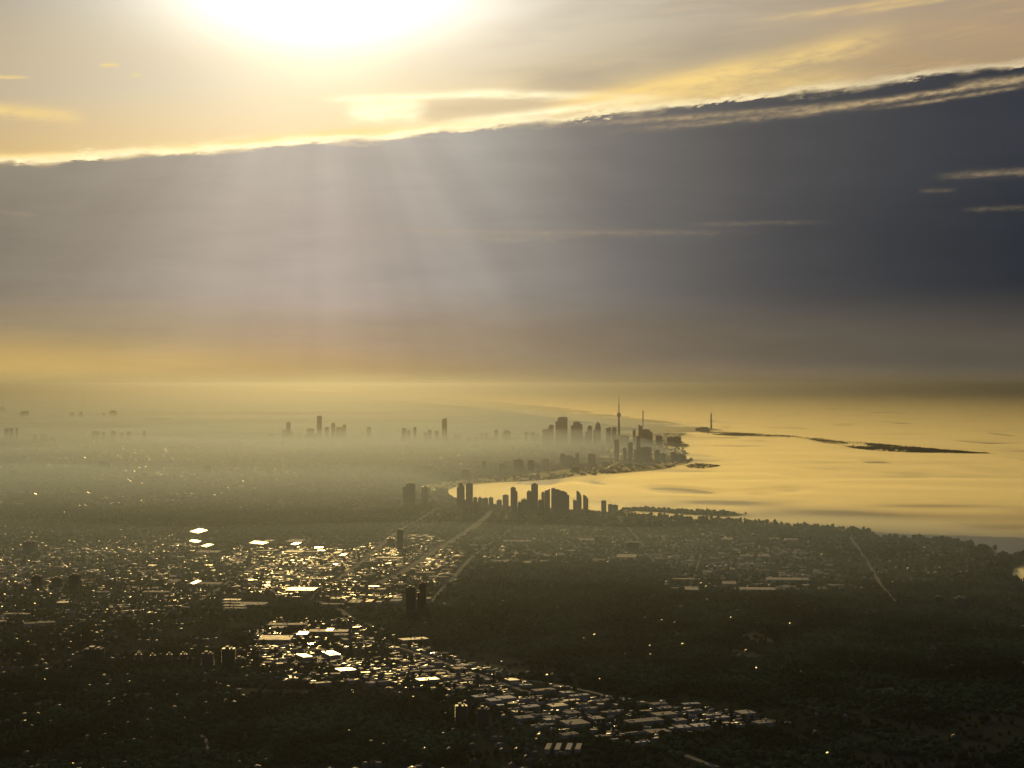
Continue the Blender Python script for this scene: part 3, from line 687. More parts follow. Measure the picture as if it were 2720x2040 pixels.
def stack(px, top, base, wpx, label, cap=True):
    X, Y = G(px, base); sc = Y / F; H = CAM_H - (top - 1020) * sc - GZ; r = wpx * sc / 2
    e = empty('smokestack', X, Y, GZ); tag(e, label, 'smokestack'); FOOT.append((X, Y, r + 8))
    b = MB(); b.lathe([(r * 1.25, 0), (r * 1.05, H * 0.5), (r * 0.9, H)], 20); link('chimney_shaft', b.mesh('chimney_shaft'), 'pale', e)
    c = MB(); c.lathe([(r * 0.98, H), (r * 0.98, H + 3), (r * 0.7, H + 3)], 20); link('rim', c.mesh('rim'), 'mast', e)
    q = MB(); q.lathe([(r * 1.0, H * 0.8), (r * 1.0, H * 0.8 + 2)], 20); link('gallery', q.mesh('gallery'), 'mast', e)
stack(1708, 1091, 1136, 3.2, 'pale smokestack just right of the needle tower, beyond downtown')
stack(1889, 1097, 1143, 4.0, 'tall smokestack standing alone at the harbour end of the island strip')
stack(930, 1641, 1714, 7.0, 'dark smokestack among the glinting factory roofs nearest the camera')
def radio_mast():
    X, Y = G(222, 1086); sc = Y / F; H = CAM_H - (1049 - 1020) * sc - GZ
    e = empty('radio_mast', X, Y, GZ); tag(e, 'faint thin radio mast far out in the northern haze', 'mast')
    b = MB()
    for k in range(3):
        a = rad(120 * k); b.lathe([(3, 0), (2, H * .9)], 6, 14 * math.cos(a) * .5, 14 * math.sin(a) * .5)
    for k in range(1, 14): b.lathe([(9, H * .065 * k), (9, H * .065 * k + 2)], 8)
    link('lattice', b.mesh('lattice'), 'mast', e)
    t = MB(); t.lathe([(3, H * .88), (1.5, H)], 8); link('antenna', t.mesh('antenna'), 'mast', e)
radio_mast()
# power station hall beside the harbour smokestack
def hall(x0, x1, y0, y1, label):
    X, Y = G((x0 + x1) / 2, y1); sc = Y / F; w = (x1 - x0) * sc; H = (y1 - y0) * sc
    e = empty('power_station', X, Y, GZ); tag(e, label, 'power station'); FOOT.append((X, Y, w * .6))
    b = MB(); b.box(0, 0, w, w * .4, 0, H * .7); b.box(0.1 * w, 0, w * .6, w * .35, H * .7, H); link('hall', b.mesh('hall'), 'conc', e)
    c = MB(); c.box(-.3 * w, 0, w * .3, w * .3, H * .7, H * .82); link('roof_plant', c.mesh('roof_plant'), 'dark', e)
hall(1848, 1884, 1135, 1146, 'low broad power station hall left of the harbour smokestack')

# ---------------------------------------------------------------- warehouses and factory roofs
WH = []
def warehouse(x0, x1, y0, y1, roof='glossroof', rot=None, lean=0.0, h=9.0, name='warehouse', label='', group=None, bright=''):
    cx, cy = (x0 + x1) / 2, (y0 + y1) / 2
    X, Y = G(cx, cy, h + GZ); sc = Y / F
    w = (x1 - x0) * sc; D = F * (CAM_H - h - GZ) * (1 / (y0 - 1020) - 1 / (y1 - 1020)); D = max(D, 8)
    if rot is None: rot = -0.09 if cx < 1900 else -0.1
    if abs(rot) > .3:   # slanted footprints read wider than they are
        w, D = w * 0.80, D * 0.72
    e = empty(name, X, Y, GZ, rot)
    WH.append((X, Y, w, D, rot))
    b = MB(); b.add(poly_prism(rect(w, D), 0, h - 0.6)); link('walls', b.mesh('walls'), 'wall', e)
    r = MB()
    if lean:
        n = max(1, int(w * abs(math.tan(lean)) / 6)); bw = w / n
        for k in range(n):
            xa, xb = -w / 2 + k * bw, -w / 2 + (k + 1) * bw - 0.2; dz = bw * math.tan(lean)
            za, zb = (h, h - dz) if lean < 0 else (h + dz, h)
            r.add(poly_prism([(xa, -D / 2 - .3), (xb, -D / 2 - .3), (xb, D / 2 + .3), (xa, D / 2 + .3)], h - 0.6, h, [za, zb, zb, za]))
    else:
        pitch = R.uniform(-0.012, 0.012) * D
        r.add(poly_prism(rect(w + .6, D + .6), h - 0.6, h, [h - pitch, h - pitch, h + pitch, h + pitch]))
    ro = link('roof', r.mesh('roof'), roof, e)
    if w > 25 and not lean:
        for k in range(R.randint(1, 3)):
            u = MB(); ux, uy = R.uniform(-.4, .4) * w, R.uniform(-.35, .35) * D; u.box(ux, uy, R.uniform(2, 5), R.uniform(2, 4), h - 0.3, h + R.uniform(1.5, 2.6))
            link('roof_unit', u.mesh('roof_unit'), 'dark', ro)
    tag(e, label, 'warehouse', group)
    return e
def lean_for(px, py):
    # side pitch that faces halfway between the sun and the air lane
    da = rad(AZ(px) - SUN_AZ); return -da / (math.sin(rad(SUN_EL)) + (py - 1020) / F) * 0.9
hot = [((517, 540, 1408, 1416), 'lone roof blazing white before the woods, topmost left of the industrial plain'), ((543, 559, 1446, 1453), 'small blazing roof just below the lone topmost blazing roof'),
       ((669, 707, 1440, 1446), 'long bright orange-rimmed roof between the two inland roof groups'), ((764, 839, 1560, 1568), 'very long blazing white roof in the middle of the glint field'),
       ((515, 526, 1543, 1551), 'small tilted blazing roof on a long dull shed'), ((792, 819, 1675, 1686), 'blazing irregular roof beside the gold pond-shaped roof'),
       ((792, 824, 1734, 1747), 'oval-looking blazing white roof, left of the blazing pair above the car rows'), ((860, 899, 1727, 1741), 'broad blazing white roof, right of the blazing pair above the car rows'),
       ((890, 946, 1772, 1782), 'blazing white slanted roof below the car rows'), ((868, 885, 1668, 1676), 'small blazing roof crowning the long gold roof by the smokestack'), ((508, 529, 1437, 1441), 'thin gold roof left of the small blazing roof'),
       ((776, 794, 1441, 1447), 'short bright roof below the striped gold sheds'), ((904, 918, 1471, 1476), 'small white-hot roof at the right end of the upper glint row')]
for (a, lab) in hot:
    px, py = (a[0] + a[2 - 1]) / 2, (a[2] + a[3]) / 2
    ln = lean_for(px, py); ln = ln if abs(ln) > 0.06 else 0
    warehouse(*a, 'metalroof', None if py < 1650 else (0.0 if py < 1700 else 0.45), ln, label=lab, group='blazing roofs in the glint field')
bright = [((704, 726, 1434, 1437), 'thin gold roof above the long orange-rimmed roof'), ((765, 806, 1432, 1439), 'striped gold shed roof highest in the glint field'), ((758, 807, 1462, 1466), 'long gold roof at the left end of the upper glint row'),
          ((813, 863, 1463, 1466), 'long gold roof in the middle of the upper glint row'), ((889, 905, 1464, 1470), 'short gold roof near the right end of the upper glint row'),
          ((681, 736, 1461, 1463), 'thin pale strip roof left of the upper glint row'),
          ((594, 640, 1590, 1594), 'topmost pale bar of the gold barred sheds'), ((592, 660, 1598, 1602), 'second pale bar of the gold barred sheds'), ((640, 708, 1599, 1606), 'long slanting gold bar at the right of the barred sheds'), ((594, 652, 1606, 1609), 'third pale bar of the gold barred sheds'), ((595, 655, 1613, 1616), 'lowest gold bar of the barred sheds'),
          ((711, 811, 1654, 1660), 'long gold irregular roof above the gold pond-shaped roof'), ((722, 760, 1662, 1668), 'short gold wing under the long irregular roof'), ((690, 774, 1688, 1701), 'large pale gold pond-shaped roof'),
          ((821, 925, 1671, 1678), 'long gold roof left of the near smokestack'), ((888, 925, 1682, 1687), 'short gold roof under the long roof by the near smokestack'), ((908, 926, 1694, 1700), 'small gold roof at the foot of the near smokestack'),
          ((816, 885, 1810, 1815), 'long gold roof along the edge of the dark wooded suburb'), ((876, 902, 1786, 1791), 'short gold roof below the white slanted roof'), ((918, 946, 1803, 1808), 'short gold roof right of the long wood-edge roof'), ((977, 997, 1810, 1815), 'orange block roof beside the dark tree clump'),
          ((1053, 1144, 1692, 1700), 'large pale bright roof edging the dark woods'), ((1030, 1064, 1717, 1721), 'small bright roof left below the large pale one'), ((1036, 1062, 1747, 1752), 'orange-tipped roof in the middle of the factory belt'), ((1062, 1090, 1752, 1758), 'gold roof trailing the orange-tipped one'),
          ((970, 1019, 1490, 1492), 'thin bright strip left below the twin rail-side towers'), ((1000, 1070, 1479, 1482), 'long thin bright strip below the twin rail-side towers'), ((1096, 1106, 1420, 1423), 'first small gold shed right of the rail-side towers'), ((1108, 1120, 1423, 1426), 'second small gold shed right of the rail-side towers'), ((1124, 1137, 1420, 1423), 'third small gold shed right of the rail-side towers'), ((1135, 1152, 1424, 1427), 'fourth small gold shed right of the rail-side towers'),
          ((1038, 1066, 1590, 1597), 'orange roof left of the dark apartment trio'), ((1040, 1068, 1585, 1587), 'thin strip roof above the orange roof by the apartment trio'), ((928, 960, 1593, 1600), 'gold roof in the hollow left of the apartment trio'), ((974, 990, 1592, 1598), 'small gold roof near the apartment trio'), ((1000, 1014, 1596, 1599), 'tiny gold roof near the apartment trio'),
          ((880, 905, 1586, 1590), 'gold serrated roof under the very long blazing roof'), ((856, 914, 1602, 1605), 'thin gold roof left in the hollow'), ((1132, 1144, 1586, 1590), 'small gold roof right of the apartment trio'),
          ((1206, 1257, 1763, 1768), 'bright bar roof on the far side of the big grey lot'), ((1111, 1158, 1768, 1773), 'bright bar roof at the left corner of the big grey lot'), ((1314, 1371, 1846, 1857), 'pale slanted warehouse roof above the nearest apartment pair'), ((1371, 1425, 1853, 1856), 'thin pale wing of the slanted warehouse'), ((1290, 1332, 1853, 1862), 'pale stub roof left of the slanted warehouse'),
          ((1790, 1836, 1925, 1933), 'pale bright roof, left of the bright pair at the belt end'), ((1832, 1886, 1920, 1930), 'pale bright roof, right of the bright pair at the belt end'), ((1818, 1871, 1884, 1888), 'thin pale bar highest at the belt end'), ((1867, 1922, 1896, 1899), 'thin pale bar, middle of three at the belt end'), ((1894, 1943, 1902, 1906), 'thin pale bar, lowest of three at the belt end'), ((1681, 1733, 1968, 1971), 'lone pale bar below the belt end')]
for a, lab in bright:
    py = a[2]
    warehouse(*a, 'paleroof' if a[0] > 1180 else 'glossroof', None if py < 1640 else (0.0 if py < 1690 else 0.42), label=lab, group='bright roofs of the industrial plain')
dull = [((525, 584, 1462, 1467), 'dull pale roof below the small blazing roof'), ((500, 590, 1546, 1551), 'long dull shed under the tilted blazing roof'), ((1406, 1482, 1827, 1835), 'dull pale roof above the slanted warehouse'), ((1488, 1566, 1909, 1925), 'big dull brown roof right of the nearest apartment pair'),
        ((1725, 1802, 1889, 1900), 'big dull brown roof at the belt end'), ((1952, 2006, 1885, 1896), 'grey-green roof farthest along the belt'), ((1996, 2055, 1912, 1922), 'dull brown roof beyond the bright pair'), ((1646, 1773, 1907, 1917), 'long dull brown roof before the belt end'),
        ((2036, 2147, 1534, 1540), 'long pale roof on the eastern plain below the lakeshore woods'), ((1788, 1844, 1535, 1539), 'thin pale roof left on the eastern plain'), ((1819, 1856, 1558, 1566), 'pale square roof lowest on the eastern plain'), ((1919, 1955, 1542, 1551), 'striped pale roof on the eastern plain'),
        ((1966, 2000, 1473, 1477), 'pale strip left of a pair on the eastern plain'), ((2014, 2045, 1473, 1478), 'pale strip right of a pair on the eastern plain'), ((2045, 2070, 1428, 1431), 'tiny pale strip under the lakeshore woods'), ((2084, 2120, 1430, 1433), 'tiny pale strip nearest the lakeshore woods'), ((1917, 1946, 1429, 1432), 'tiny pale strip west under the lakeshore woods'), ((1966, 2059, 1560, 1566), 'dull green-grey roof lowest on the eastern plain'),
        ((1334, 1410, 1434, 1438), 'long pale roof behind the middle woods'), ((1538, 1579, 1431, 1434), 'short pale roof behind the middle woods'), ((1310, 1351, 1488, 1491), 'pale strip on the edge of the middle woods'), ((1390, 1410, 1490, 1494), 'short pale strip on the edge of the middle woods'), ((1639, 1690, 1472, 1480), 'pale patched roof beyond the middle woods'),
        ((1174, 1201, 1511, 1513), 'upper thin bar beside the branch road'), ((1174, 1203, 1523, 1525), 'middle thin bar beside the branch road'), ((1139, 1184, 1530, 1533), 'lowest thin bar beside the branch road'), ((1106, 1155, 1517, 1522), 'pale brown roof between expressway and branch road'),
        ((450, 474, 1539, 1547), 'pale slanted roof alone on the inland plain'), ((380, 450, 1569, 1573), 'long thin pale roof on the inland plain'), ((250, 290, 1570, 1573), 'short thin pale roof on the inland plain'), ((55, 155, 1650, 1656), 'long pale strip roof far left on the inland plain'), ((10, 80, 1628, 1631), 'thin pale strip above the long far-left one')]
for a, lab in dull:
    py = a[2]
    warehouse(*a, 'dullroof', None if py < 1640 else 0.42, label=lab, group='dull roofs of the plain')
for k, x in enumerate((1450, 1476, 1505, 1530)):
    warehouse(x, x + 13, 1974, 1990, 'dullroof', -0.12, name='row_house_block', label=f'narrow grey roof, {ordinal(k)} from the left of four parallel roofs', group='four parallel narrow roofs')

# the belt's dull parcels, farther from the sun's path
Z_BELT = [(1080, 1762), (1290, 1782), (1560, 1850), (1900, 1888), (2080, 1922), (1900, 1950), (1700, 1990), (1480, 1965), (1250, 1856), (1100, 1820)]
# random smaller sheds in the industrial zones: the bigger ones as things, the small ones as one mass
Z_IND = [(640, 1455), (930, 1462), (1120, 1415), (1230, 1470), (1180, 1560), (1060, 1560), (1060, 1600), (860, 1600), (700, 1590), (560, 1560), (560, 1500)]
Z_IND2 = [(700, 1650), (960, 1650), (1060, 1700), (1290, 1780), (1560, 1850), (1900, 1890), (2060, 1925), (1900, 1945), (1700, 1985), (1480, 1960), (1250, 1850), (1120, 1840), (980, 1825), (800, 1818), (650, 1760)]
Z_IND3 = [(0, 1460), (520, 1430), (600, 1560), (480, 1640), (250, 1660), (0, 1660)]
Z_IND4 = [(1260, 1425), (1760, 1425), (2200, 1470), (2250, 1570), (1780, 1570), (1720, 1500), (1260, 1495)]
def sample_px(poly, n, pad=0):
    xs = [p[0] for p in poly]; ys = [p[1] for p in poly]; out = []
    # even density on the ground: weight by ground area per pixel row
    y0, y1 = min(ys), max(ys)
    while len(out) < n:
        N = n * 4
        u = NR.uniform(0, 1, N); inv = (1 / (y0 - 1020) ** 2) + u * (1 / (y1 - 1020) ** 2 - 1 / (y0 - 1020) ** 2)
        py = 1020 + 1 / np.sqrt(inv); px = NR.uniform(min(xs), max(xs), N)
        q = np.stack([px, py], 1); q = q[inside(q, poly)]
        out += q.tolist()
    return out[:n]
def clear_of(X, Y, r):
    for a in WH:
        if abs(a[0] - X) < (a[2] + r) * 0.62 and abs(a[1] - Y) < (a[3] + a[2] * abs(math.sin(a[4])) + r) * 0.62: return False
    for a in FOOT:
        if math.hypot(a[0] - X, a[1] - Y) < a[2] + r * 0.6: return False
    for ln, w in ROADS:
        p = np.array(ln); 
        if segdist(np.array([[X, Y]]), ln)[0] < w / 2 + r * 0.6: return False
    return True
zones = [(Z_IND, 80, 'small shed in the glint field beside the expressway', 'glossroof', (14, 36), (10, 26)), (Z_IND2, 75, 'small shed in the factory belt below the near smokestack', 'glossroof', (9, 26), (6, 15)),
         (Z_IND3, 34, 'small shed scattered on the inland plain', 'dullroof', (14, 40), (14, 40)), (Z_IND4, 34, 'small shed on the plain behind the middle woods', 'dullroof', (20, 60), (14, 40))]
protos = {}
for poly, n, lab, mt, wr, dr_ in zones:
    k = 0
    for px, py in sample_px(poly, n * 3):
        if k >= n: break
        w, d = R.uniform(*wr), R.uniform(*dr_); X, Y = G(px, py)
        if not clear_of(X, Y, max(w, d)): continue
        rot = R.choice((-0.09, -0.09, -0.05)) if py < 1640 else R.choice((0.42, 0.45, 0.40))
        h = R.uniform(5, 9); e = empty('shed', X, Y, GZ, rot)
        b = MB(); b.add(poly_prism(rect(w, d), 0, h - .4)); link('walls', b.mesh('walls'), 'wall', e)
        tl = R.gauss(0, 0.02) * w; tl2 = R.gauss(0, 0.02) * d
        r = MB(); r.add(poly_prism(rect(w + .4, d + .4), h - .4, h, [h + tl + tl2, h - tl + tl2, h - tl - tl2, h + tl - tl2])); link('roof', r.mesh('roof'), mt if R.random() < .4 else ('mixroof' if R.random() < .6 else 'dullroof'), e)
        tag(e, lab, 'shed', lab.replace('small shed', 'small sheds')); WH.append((X, Y, w, d, rot)); k += 1

k = 0
for px, py in sample_px(Z_BELT, 400):
    if k >= 46: break
    sc = G(px, py)[1] / F; w, d = R.uniform(20, 64), R.uniform(12, 34); X, Y = G(px, py)
    if not clear_of(X, Y, max(w, d) * .8): continue
    h = R.uniform(6, 10); e = empty('warehouse', X, Y, GZ, R.choice((.40, .42, .45)))
    b = MB(); b.add(poly_prism(rect(w, d), 0, h - .5)); link('walls', b.mesh('walls'), 'wall', e)
    tl = R.gauss(0, .012) * w; r = MB(); r.add(poly_prism(rect(w + .5, d + .5), h - .5, h, [h + tl, h - tl, h - tl, h + tl])); ro = link('roof', r.mesh('roof'), R.choice(('paleroof', 'dullroof', 'dullroof', 'mixroof')), e)
    for q in range(R.randint(1, 3)):
        u = MB(); u.box(R.uniform(-.4, .4) * w, R.uniform(-.35, .35) * d, R.uniform(2, 4), R.uniform(2, 3.5), h - .4, h + 2); link('roof_unit', u.mesh('roof_unit'), 'dark', ro)
    tag(e, 'mid-sized dull warehouse in the slanting belt right of the nearest apartment pair', 'warehouse', 'mid-sized dull warehouses of the slanting belt'); WH.append((X, Y, w, d, .42)); k += 1

# ---------------------------------------------------------------- masses: rooftops, houses, cars, trees (numpy)
def occupied_mask(P, r):
    keep = np.ones(len(P), bool)
    for X, Y, w, D, rot in WH:
        keep &= ~((np.abs(P[:, 0] - X) < (w / 2 + abs(math.sin(rot)) * D / 2) + r) & (np.abs(P[:, 1] - Y) < D / 2 + abs(math.sin(rot)) * w / 2 + r))
    for X, Y, q in FOOT: keep &= np.hypot(P[:, 0] - X, P[:, 1] - Y) > q + r
    for ln, w in ROADS: keep &= segdist(P, ln) > w / 2 + r
    return keep
def scatter(y0, y1, n, margin=1.12):
    u = NR.uniform(0, 1, n); Y = np.sqrt(y0 ** 2 + u * (y1 ** 2 - y0 ** 2)); X = NR.uniform(-0.2956 * margin, 0.2956 * margin, n) * Y
    return np.stack([X, Y], 1)
_sn = NR.uniform(0, 6.28, 60); _sa = NR.uniform(0, 6.28, 60)
def fnoise(P, wl, seed=0, oct=5):
    v = np.zeros(len(P)); a = 1.0
    for o in range(oct):
        for k in range(3):
            i = (seed * 7 + o * 3 + k) % 60; t = _sa[i]; w = wl / (1.9 ** o)
            v += a * np.sin((P[:, 0] * math.cos(t) + P[:, 1] * math.sin(t)) * 6.283 / w + _sn[i] + 1.2 * np.sin(P[:, 1] * 6.283 / w * .7 + _sn[(i + 9) % 60]))
        a *= 0.62
    return v
def boxes_mesh(name, P, w, d, h, rot, gable, z=GZ, tilt=None):
    """box + roof per building; gable = ridge height (0 flat)"""
    n = len(P); c, s = np.cos(rot), np.sin(rot)
    lx = np.array([-1, 1, 1, -1, -1, 1, 1, -1, 0, 0]) * 0.5; ly = np.array([-1, -1, 1, 1, -1, -1, 1, 1, -1, 1]) * 0.5
    x = lx[None] * w[:, None]; y = ly[None] * d[:, None]
    X = P[:, :1] + x * c[:, None] - y * s[:, None]; Yv = P[:, 1:2] + x * s[:, None] + y * c[:, None]
    Z = np.zeros((n, 10)) + z; Z[:, 4:8] += h[:, None]; Z[:, 8:] += (h + gable)[:, None]
    if tilt is not None: Z[:, 4:8] += (lx[4:8][None] * (tilt[:, 0] * w)[:, None] + ly[4:8][None] * (tilt[:, 1] * d)[:, None])
    Vv = np.stack([X, Yv, Z], -1).reshape(-1, 3)
    if gable.max() > 0:
        fs = [[0, 1, 5, 4], [1, 2, 6, 5], [2, 3, 7, 6], [3, 0, 4, 7], [4, 5, 8], [6, 7, 9], [5, 6, 9, 8], [7, 4, 8, 9]]; mi = [0, 0, 0, 0, 0, 0, 1, 1]
    else:
        fs = [[0, 1, 5, 4], [1, 2, 6, 5], [2, 3, 7, 6], [3, 0, 4, 7], [4, 5, 6, 7]]; mi = [0, 0, 0, 0, 1]
        Z[:, 8:] = Z[:, 4:6]; Vv = np.stack([X, Yv, Z], -1)[:, :8].reshape(-1, 3)
    nv = 10 if gable.max() > 0 else 8
    flat = np.concatenate([np.array(f) for f in fs]); tot = np.array([len(f) for f in fs])
    FF = (np.arange(n)[:, None] * nv + flat[None]).ravel()
    return npmesh(name, Vv, FF, np.tile(tot, n), np.tile(mi, n))
def guv(P, rot):
    c, s_ = math.cos(rot), math.sin(rot); return P[:, 0] * c + P[:, 1] * s_, -P[:, 0] * s_ + P[:, 1] * c
def on_street(P, pu=118.0, pv=205.0, wu=13.0, wv=15.0):
    rot = P[:, 1] < 5200
    out = np.zeros(len(P), bool)
    for k, r0 in ((True, .42), (False, -.09)):
        u, v = guv(P, r0); m_ = (np.mod(u, pu) < wu) | (np.mod(v, pv) < wv)
        out |= m_ & (rot == k)
    return out
# low rooftops filling the industrial plain
PP = []
for poly, n in ((Z_IND, 5200), (Z_IND2, 2600), (Z_IND3, 3000), (Z_IND4, 1500)):
    q = np.array(sample_px(poly, n)); Y = F * CAM_H / (q[:, 1] - 1020); PP.append(np.stack([(q[:, 0] - 1360) / F * Y, Y], 1))
P = np.concatenate(PP)
for k, r0 in ((True, .42), (False, -.09)):     # line the roofs up along the streets
    m_ = (P[:, 1] < 5200) == k; u, v = guv(P[m_], r0); v = np.round(v / 24) * 24 + NR.normal(0, 1.5, len(v)); c, s_ = math.cos(r0), math.sin(r0)
    P[m_] = np.stack([u * c - v * s_, u * s_ + v * c], 1)
P = P[~on_street(P)]; P = P[occupied_mask(P, 5)]; P = P[fnoise(P, 500, 1) > -1.6]
n = len(P); near = P[:, 1] < 5200
w = NR.uniform(4, 10, n) + NR.exponential(9, n); d = NR.uniform(3.5, 9, n)
w = np.where(near, w * .7, w); d = np.where(near, d * .75, d)
me = boxes_mesh('low_rooftops', P, w, d, NR.uniform(3.5, 7, n), np.where(near, 0.42, -0.09) + NR.normal(0, .02, n), np.zeros(n), tilt=NR.normal(0, 0.06, (n, 2)))
tag(link('low_rooftops', me, ['wall', 'mixroof']), 'mass of low flat rooftops packed across the industrial plain', 'rooftops', kind='stuff')
ROOFP = P
woods_px = [[(960, 1690), (1060, 1640), (1180, 1620), (1500, 1530), (1800, 1580), (2300, 1580), (2720, 1500), (2720, 1900), (2050, 1880), (1700, 1840), (1300, 1740)],
            [(0, 1800), (640, 1800), (800, 1830), (1000, 1850), (1250, 1900), (1250, 2040), (0, 2040)],
            [(700, 1610), (780, 1600), (900, 1640), (830, 1655), (720, 1650), (640, 1630)], [(1280, 1500), (1700, 1505), (1780, 1580), (1300, 1600), (1190, 1580)],
            [(0, 1345), (950, 1360), (1150, 1350), (1000, 1430), (820, 1430), (500, 1400), (0, 1420)]]
# houses of the wooded suburbs
P = scatter(3000, 10500, 16000); px = topx(P)
P = P[inside(P, landpoly)]; P = P[occupied_mask(P, 10)]
P = P[(fnoise(P, 1500, 2) + fnoise(P, 300, 4, 3) * .6 > -0.6)]
px = topx(P); pk = np.where(inside(px, woods_px[0]), .12, np.where(inside(px, woods_px[1]), .5, np.where(inside(px, woods_px[4]) | inside(px, woods_px[3]) | inside(px, woods_px[2]), .15, .8)))
pk = np.where(px[:, 0] > 2000, pk * .5, pk)
pk = np.where((px[:, 0] > 1500) & (px[:, 1] > 1800), pk * .10, pk)
P = P[NR.uniform(0, 1, len(P)) < pk]
o = np.argsort(P[:, 1]); P = P[o]
px = topx(P); vis = (px[:, 0] > 0) & (px[:, 0] < 2720) & (px[:, 1] < 2036)
nearidx = np.where(vis)[0][:260]; rest = np.setdiff1d(np.arange(len(P)), nearidx)
HOUSEP = P
FARP = scatter(10500, 21000, 9000); FARP = FARP[inside(FARP, landpoly)]; FARP = FARP[occupied_mask(FARP, 20)]; FARP = FARP[fnoise(FARP, 2600, 3) > -0.3]
Pn = np.concatenate([P[rest], FARP]); n = len(Pn); rot = np.round(NR.uniform(0, 4, n)) * 1.5708 + np.where(Pn[:, 1] < 5200, .42, -.09) + NR.normal(0, .12, n)
big = np.where(Pn[:, 1] > 10500, NR.uniform(1.2, 3.2, n), 1.0)
w = NR.uniform(8, 13, n) * big; me = boxes_mesh('houses', Pn, w, NR.uniform(9, 15, n) * big, NR.uniform(4.5, 7, n) * (0.6 + 0.5 * big), rot, w * NR.uniform(.12, .3, n))
tag(link('houses', me, ['hwall', 'shingle']), 'countless small gabled houses scattered among the trees', 'houses', kind='stuff')
hm = []
for k in range(8):
    w, d, h = R.uniform(8, 12), R.uniform(9, 14), R.uniform(4.5, 6.5)
    z = np.zeros((1, 2)); me = boxes_mesh('house', z, np.array([w]), np.array([d]), np.array([h]), np.zeros(1), np.array([w * R.uniform(.15, .3)]), z=0)
    me.materials.append(M['hwall']); me.materials.append(M['shingle']); hm.append(me)
for i in nearidx:
    ob = bpy.data.objects.new('house', R.choice(hm)); COL.objects.link(ob); ob.location = (P[i, 0], P[i, 1], GZ); ob.rotation_euler = (0, 0, R.randint(0, 3) * 1.5708 + .42 + R.gauss(0, .1))
    tag(ob, 'small dark gabled house in the nearest wooded suburb', 'house', 'houses in the nearest wooded suburb')

# parking lots with rows of cars
def lot(name, pts, m, z): return tag(flat_poly(name, [G(*p) for p in pts], GZ + z, m), kind='structure')
lots = [[(645, 1682), (685, 1676), (730, 1678), (735, 1684), (690, 1689)], [(795, 1797), (840, 1792), (872, 1800), (858, 1806), (800, 1806)], [(740, 1752), (900, 1742), (960, 1768), (860, 1775), (800, 1778)],
        [(690, 1740), (790, 1742), (770, 1766), (680, 1760)], [(1105, 1778), (1160, 1778), (1265, 1808), (1180, 1817)], [(1290, 1782), (1330, 1778), (1400, 1802), (1370, 1806)], [(600, 1770), (660, 1765), (790, 1802), (760, 1812)], [(880, 1500), (940, 1492), (930, 1520), (870, 1525)]]
CP = []
for i, L in enumerate(lots):
    lot('parking_lot', L, 'lot' if i not in (5,) else 'field', 0.25 + 0.01 * i)
    g = np.array([G(*p) for p in L]); x0, y0 = g.min(0); x1, y1 = g.max(0); c = (g.min(0) + g.max(0)) / 2
    rot = .42 if y0 < 5200 else -.09
    sz = max(x1 - x0, y1 - y0)
    uu, vv = np.meshgrid(np.arange(-sz, sz, 3.0), np.arange(-sz, sz, 17.0)); uu = uu.ravel(); vv = vv.ravel()
    q = np.stack([c[0] + uu * math.cos(rot) - vv * math.sin(rot), c[1] + uu * math.sin(rot) + vv * math.cos(rot)], 1)
    q = q[inside(q, g.tolist())]; q = q[NR.uniform(0, 1, len(q)) < (.7 if i in (0, 1, 2, 3, 6) else .25)]; q = q[occupied_mask(q, 3)]
    CP.append(np.concatenate([q, np.full((len(q), 1), rot)], 1))
CP = np.concatenate(CP)
def car_mesh():
    b = MB(); b.add(poly_prism([(-.9, -2.2), (.9, -2.2), (.9, 2.2), (-.9, 2.2)], .3, .85)); v = [(-.85, -1.5, .85), (.85, -1.5, .85), (.85, 1.2, .85), (-.85, 1.2, .85), (-.7, -.9, 1.45), (.7, -.9, 1.45), (.7, .6, 1.45), (-.7, .6, 1.45)]
    b.add((v, [[0, 1, 5, 4], [1, 2, 6, 5], [2, 3, 7, 6], [3, 0, 4, 7], [4, 5, 6, 7]])); return b
cb = car_mesh(); cme = cb.mesh('parked_car'); cme.materials.append(M['car'])
CP = CP[np.argsort(CP[:, 1])]
for k in range(min(150, len(CP))):
    ob = bpy.data.objects.new('parked_car', cme); COL.objects.link(ob); ob.location = (CP[k, 0], CP[k, 1], GZ + .4); ob.rotation_euler = (0, 0, CP[k, 2])
    tag(ob, 'tiny glinting car parked in the lots of the factory belt', 'car', 'cars in the factory lots')
CR = CP[150:]; cv = np.array(cb.v); n = len(CR)
c, s = np.cos(CR[:, 2]), np.sin(CR[:, 2])
Vv = np.stack([CR[:, :1] + cv[None, :, 0] * c[:, None] - cv[None, :, 1] * s[:, None], CR[:, 1:2] + cv[None, :, 0] * s[:, None] + cv[None, :, 1] * c[:, None], np.repeat(cv[None, :, 2], n, 0) + GZ + .4], -1).reshape(-1, 3)
flat = np.concatenate([np.array(f) for f in cb.f]); tot = np.array([len(f) for f in cb.f])
me = npmesh('parked_cars', Vv, (np.arange(n)[:, None] * len(cv) + flat[None]).ravel(), np.tile(tot, n))
tag(link('parked_cars', me, 'car'), 'rows of tiny parked cars glinting in the factory lots', 'cars', kind='stuff')

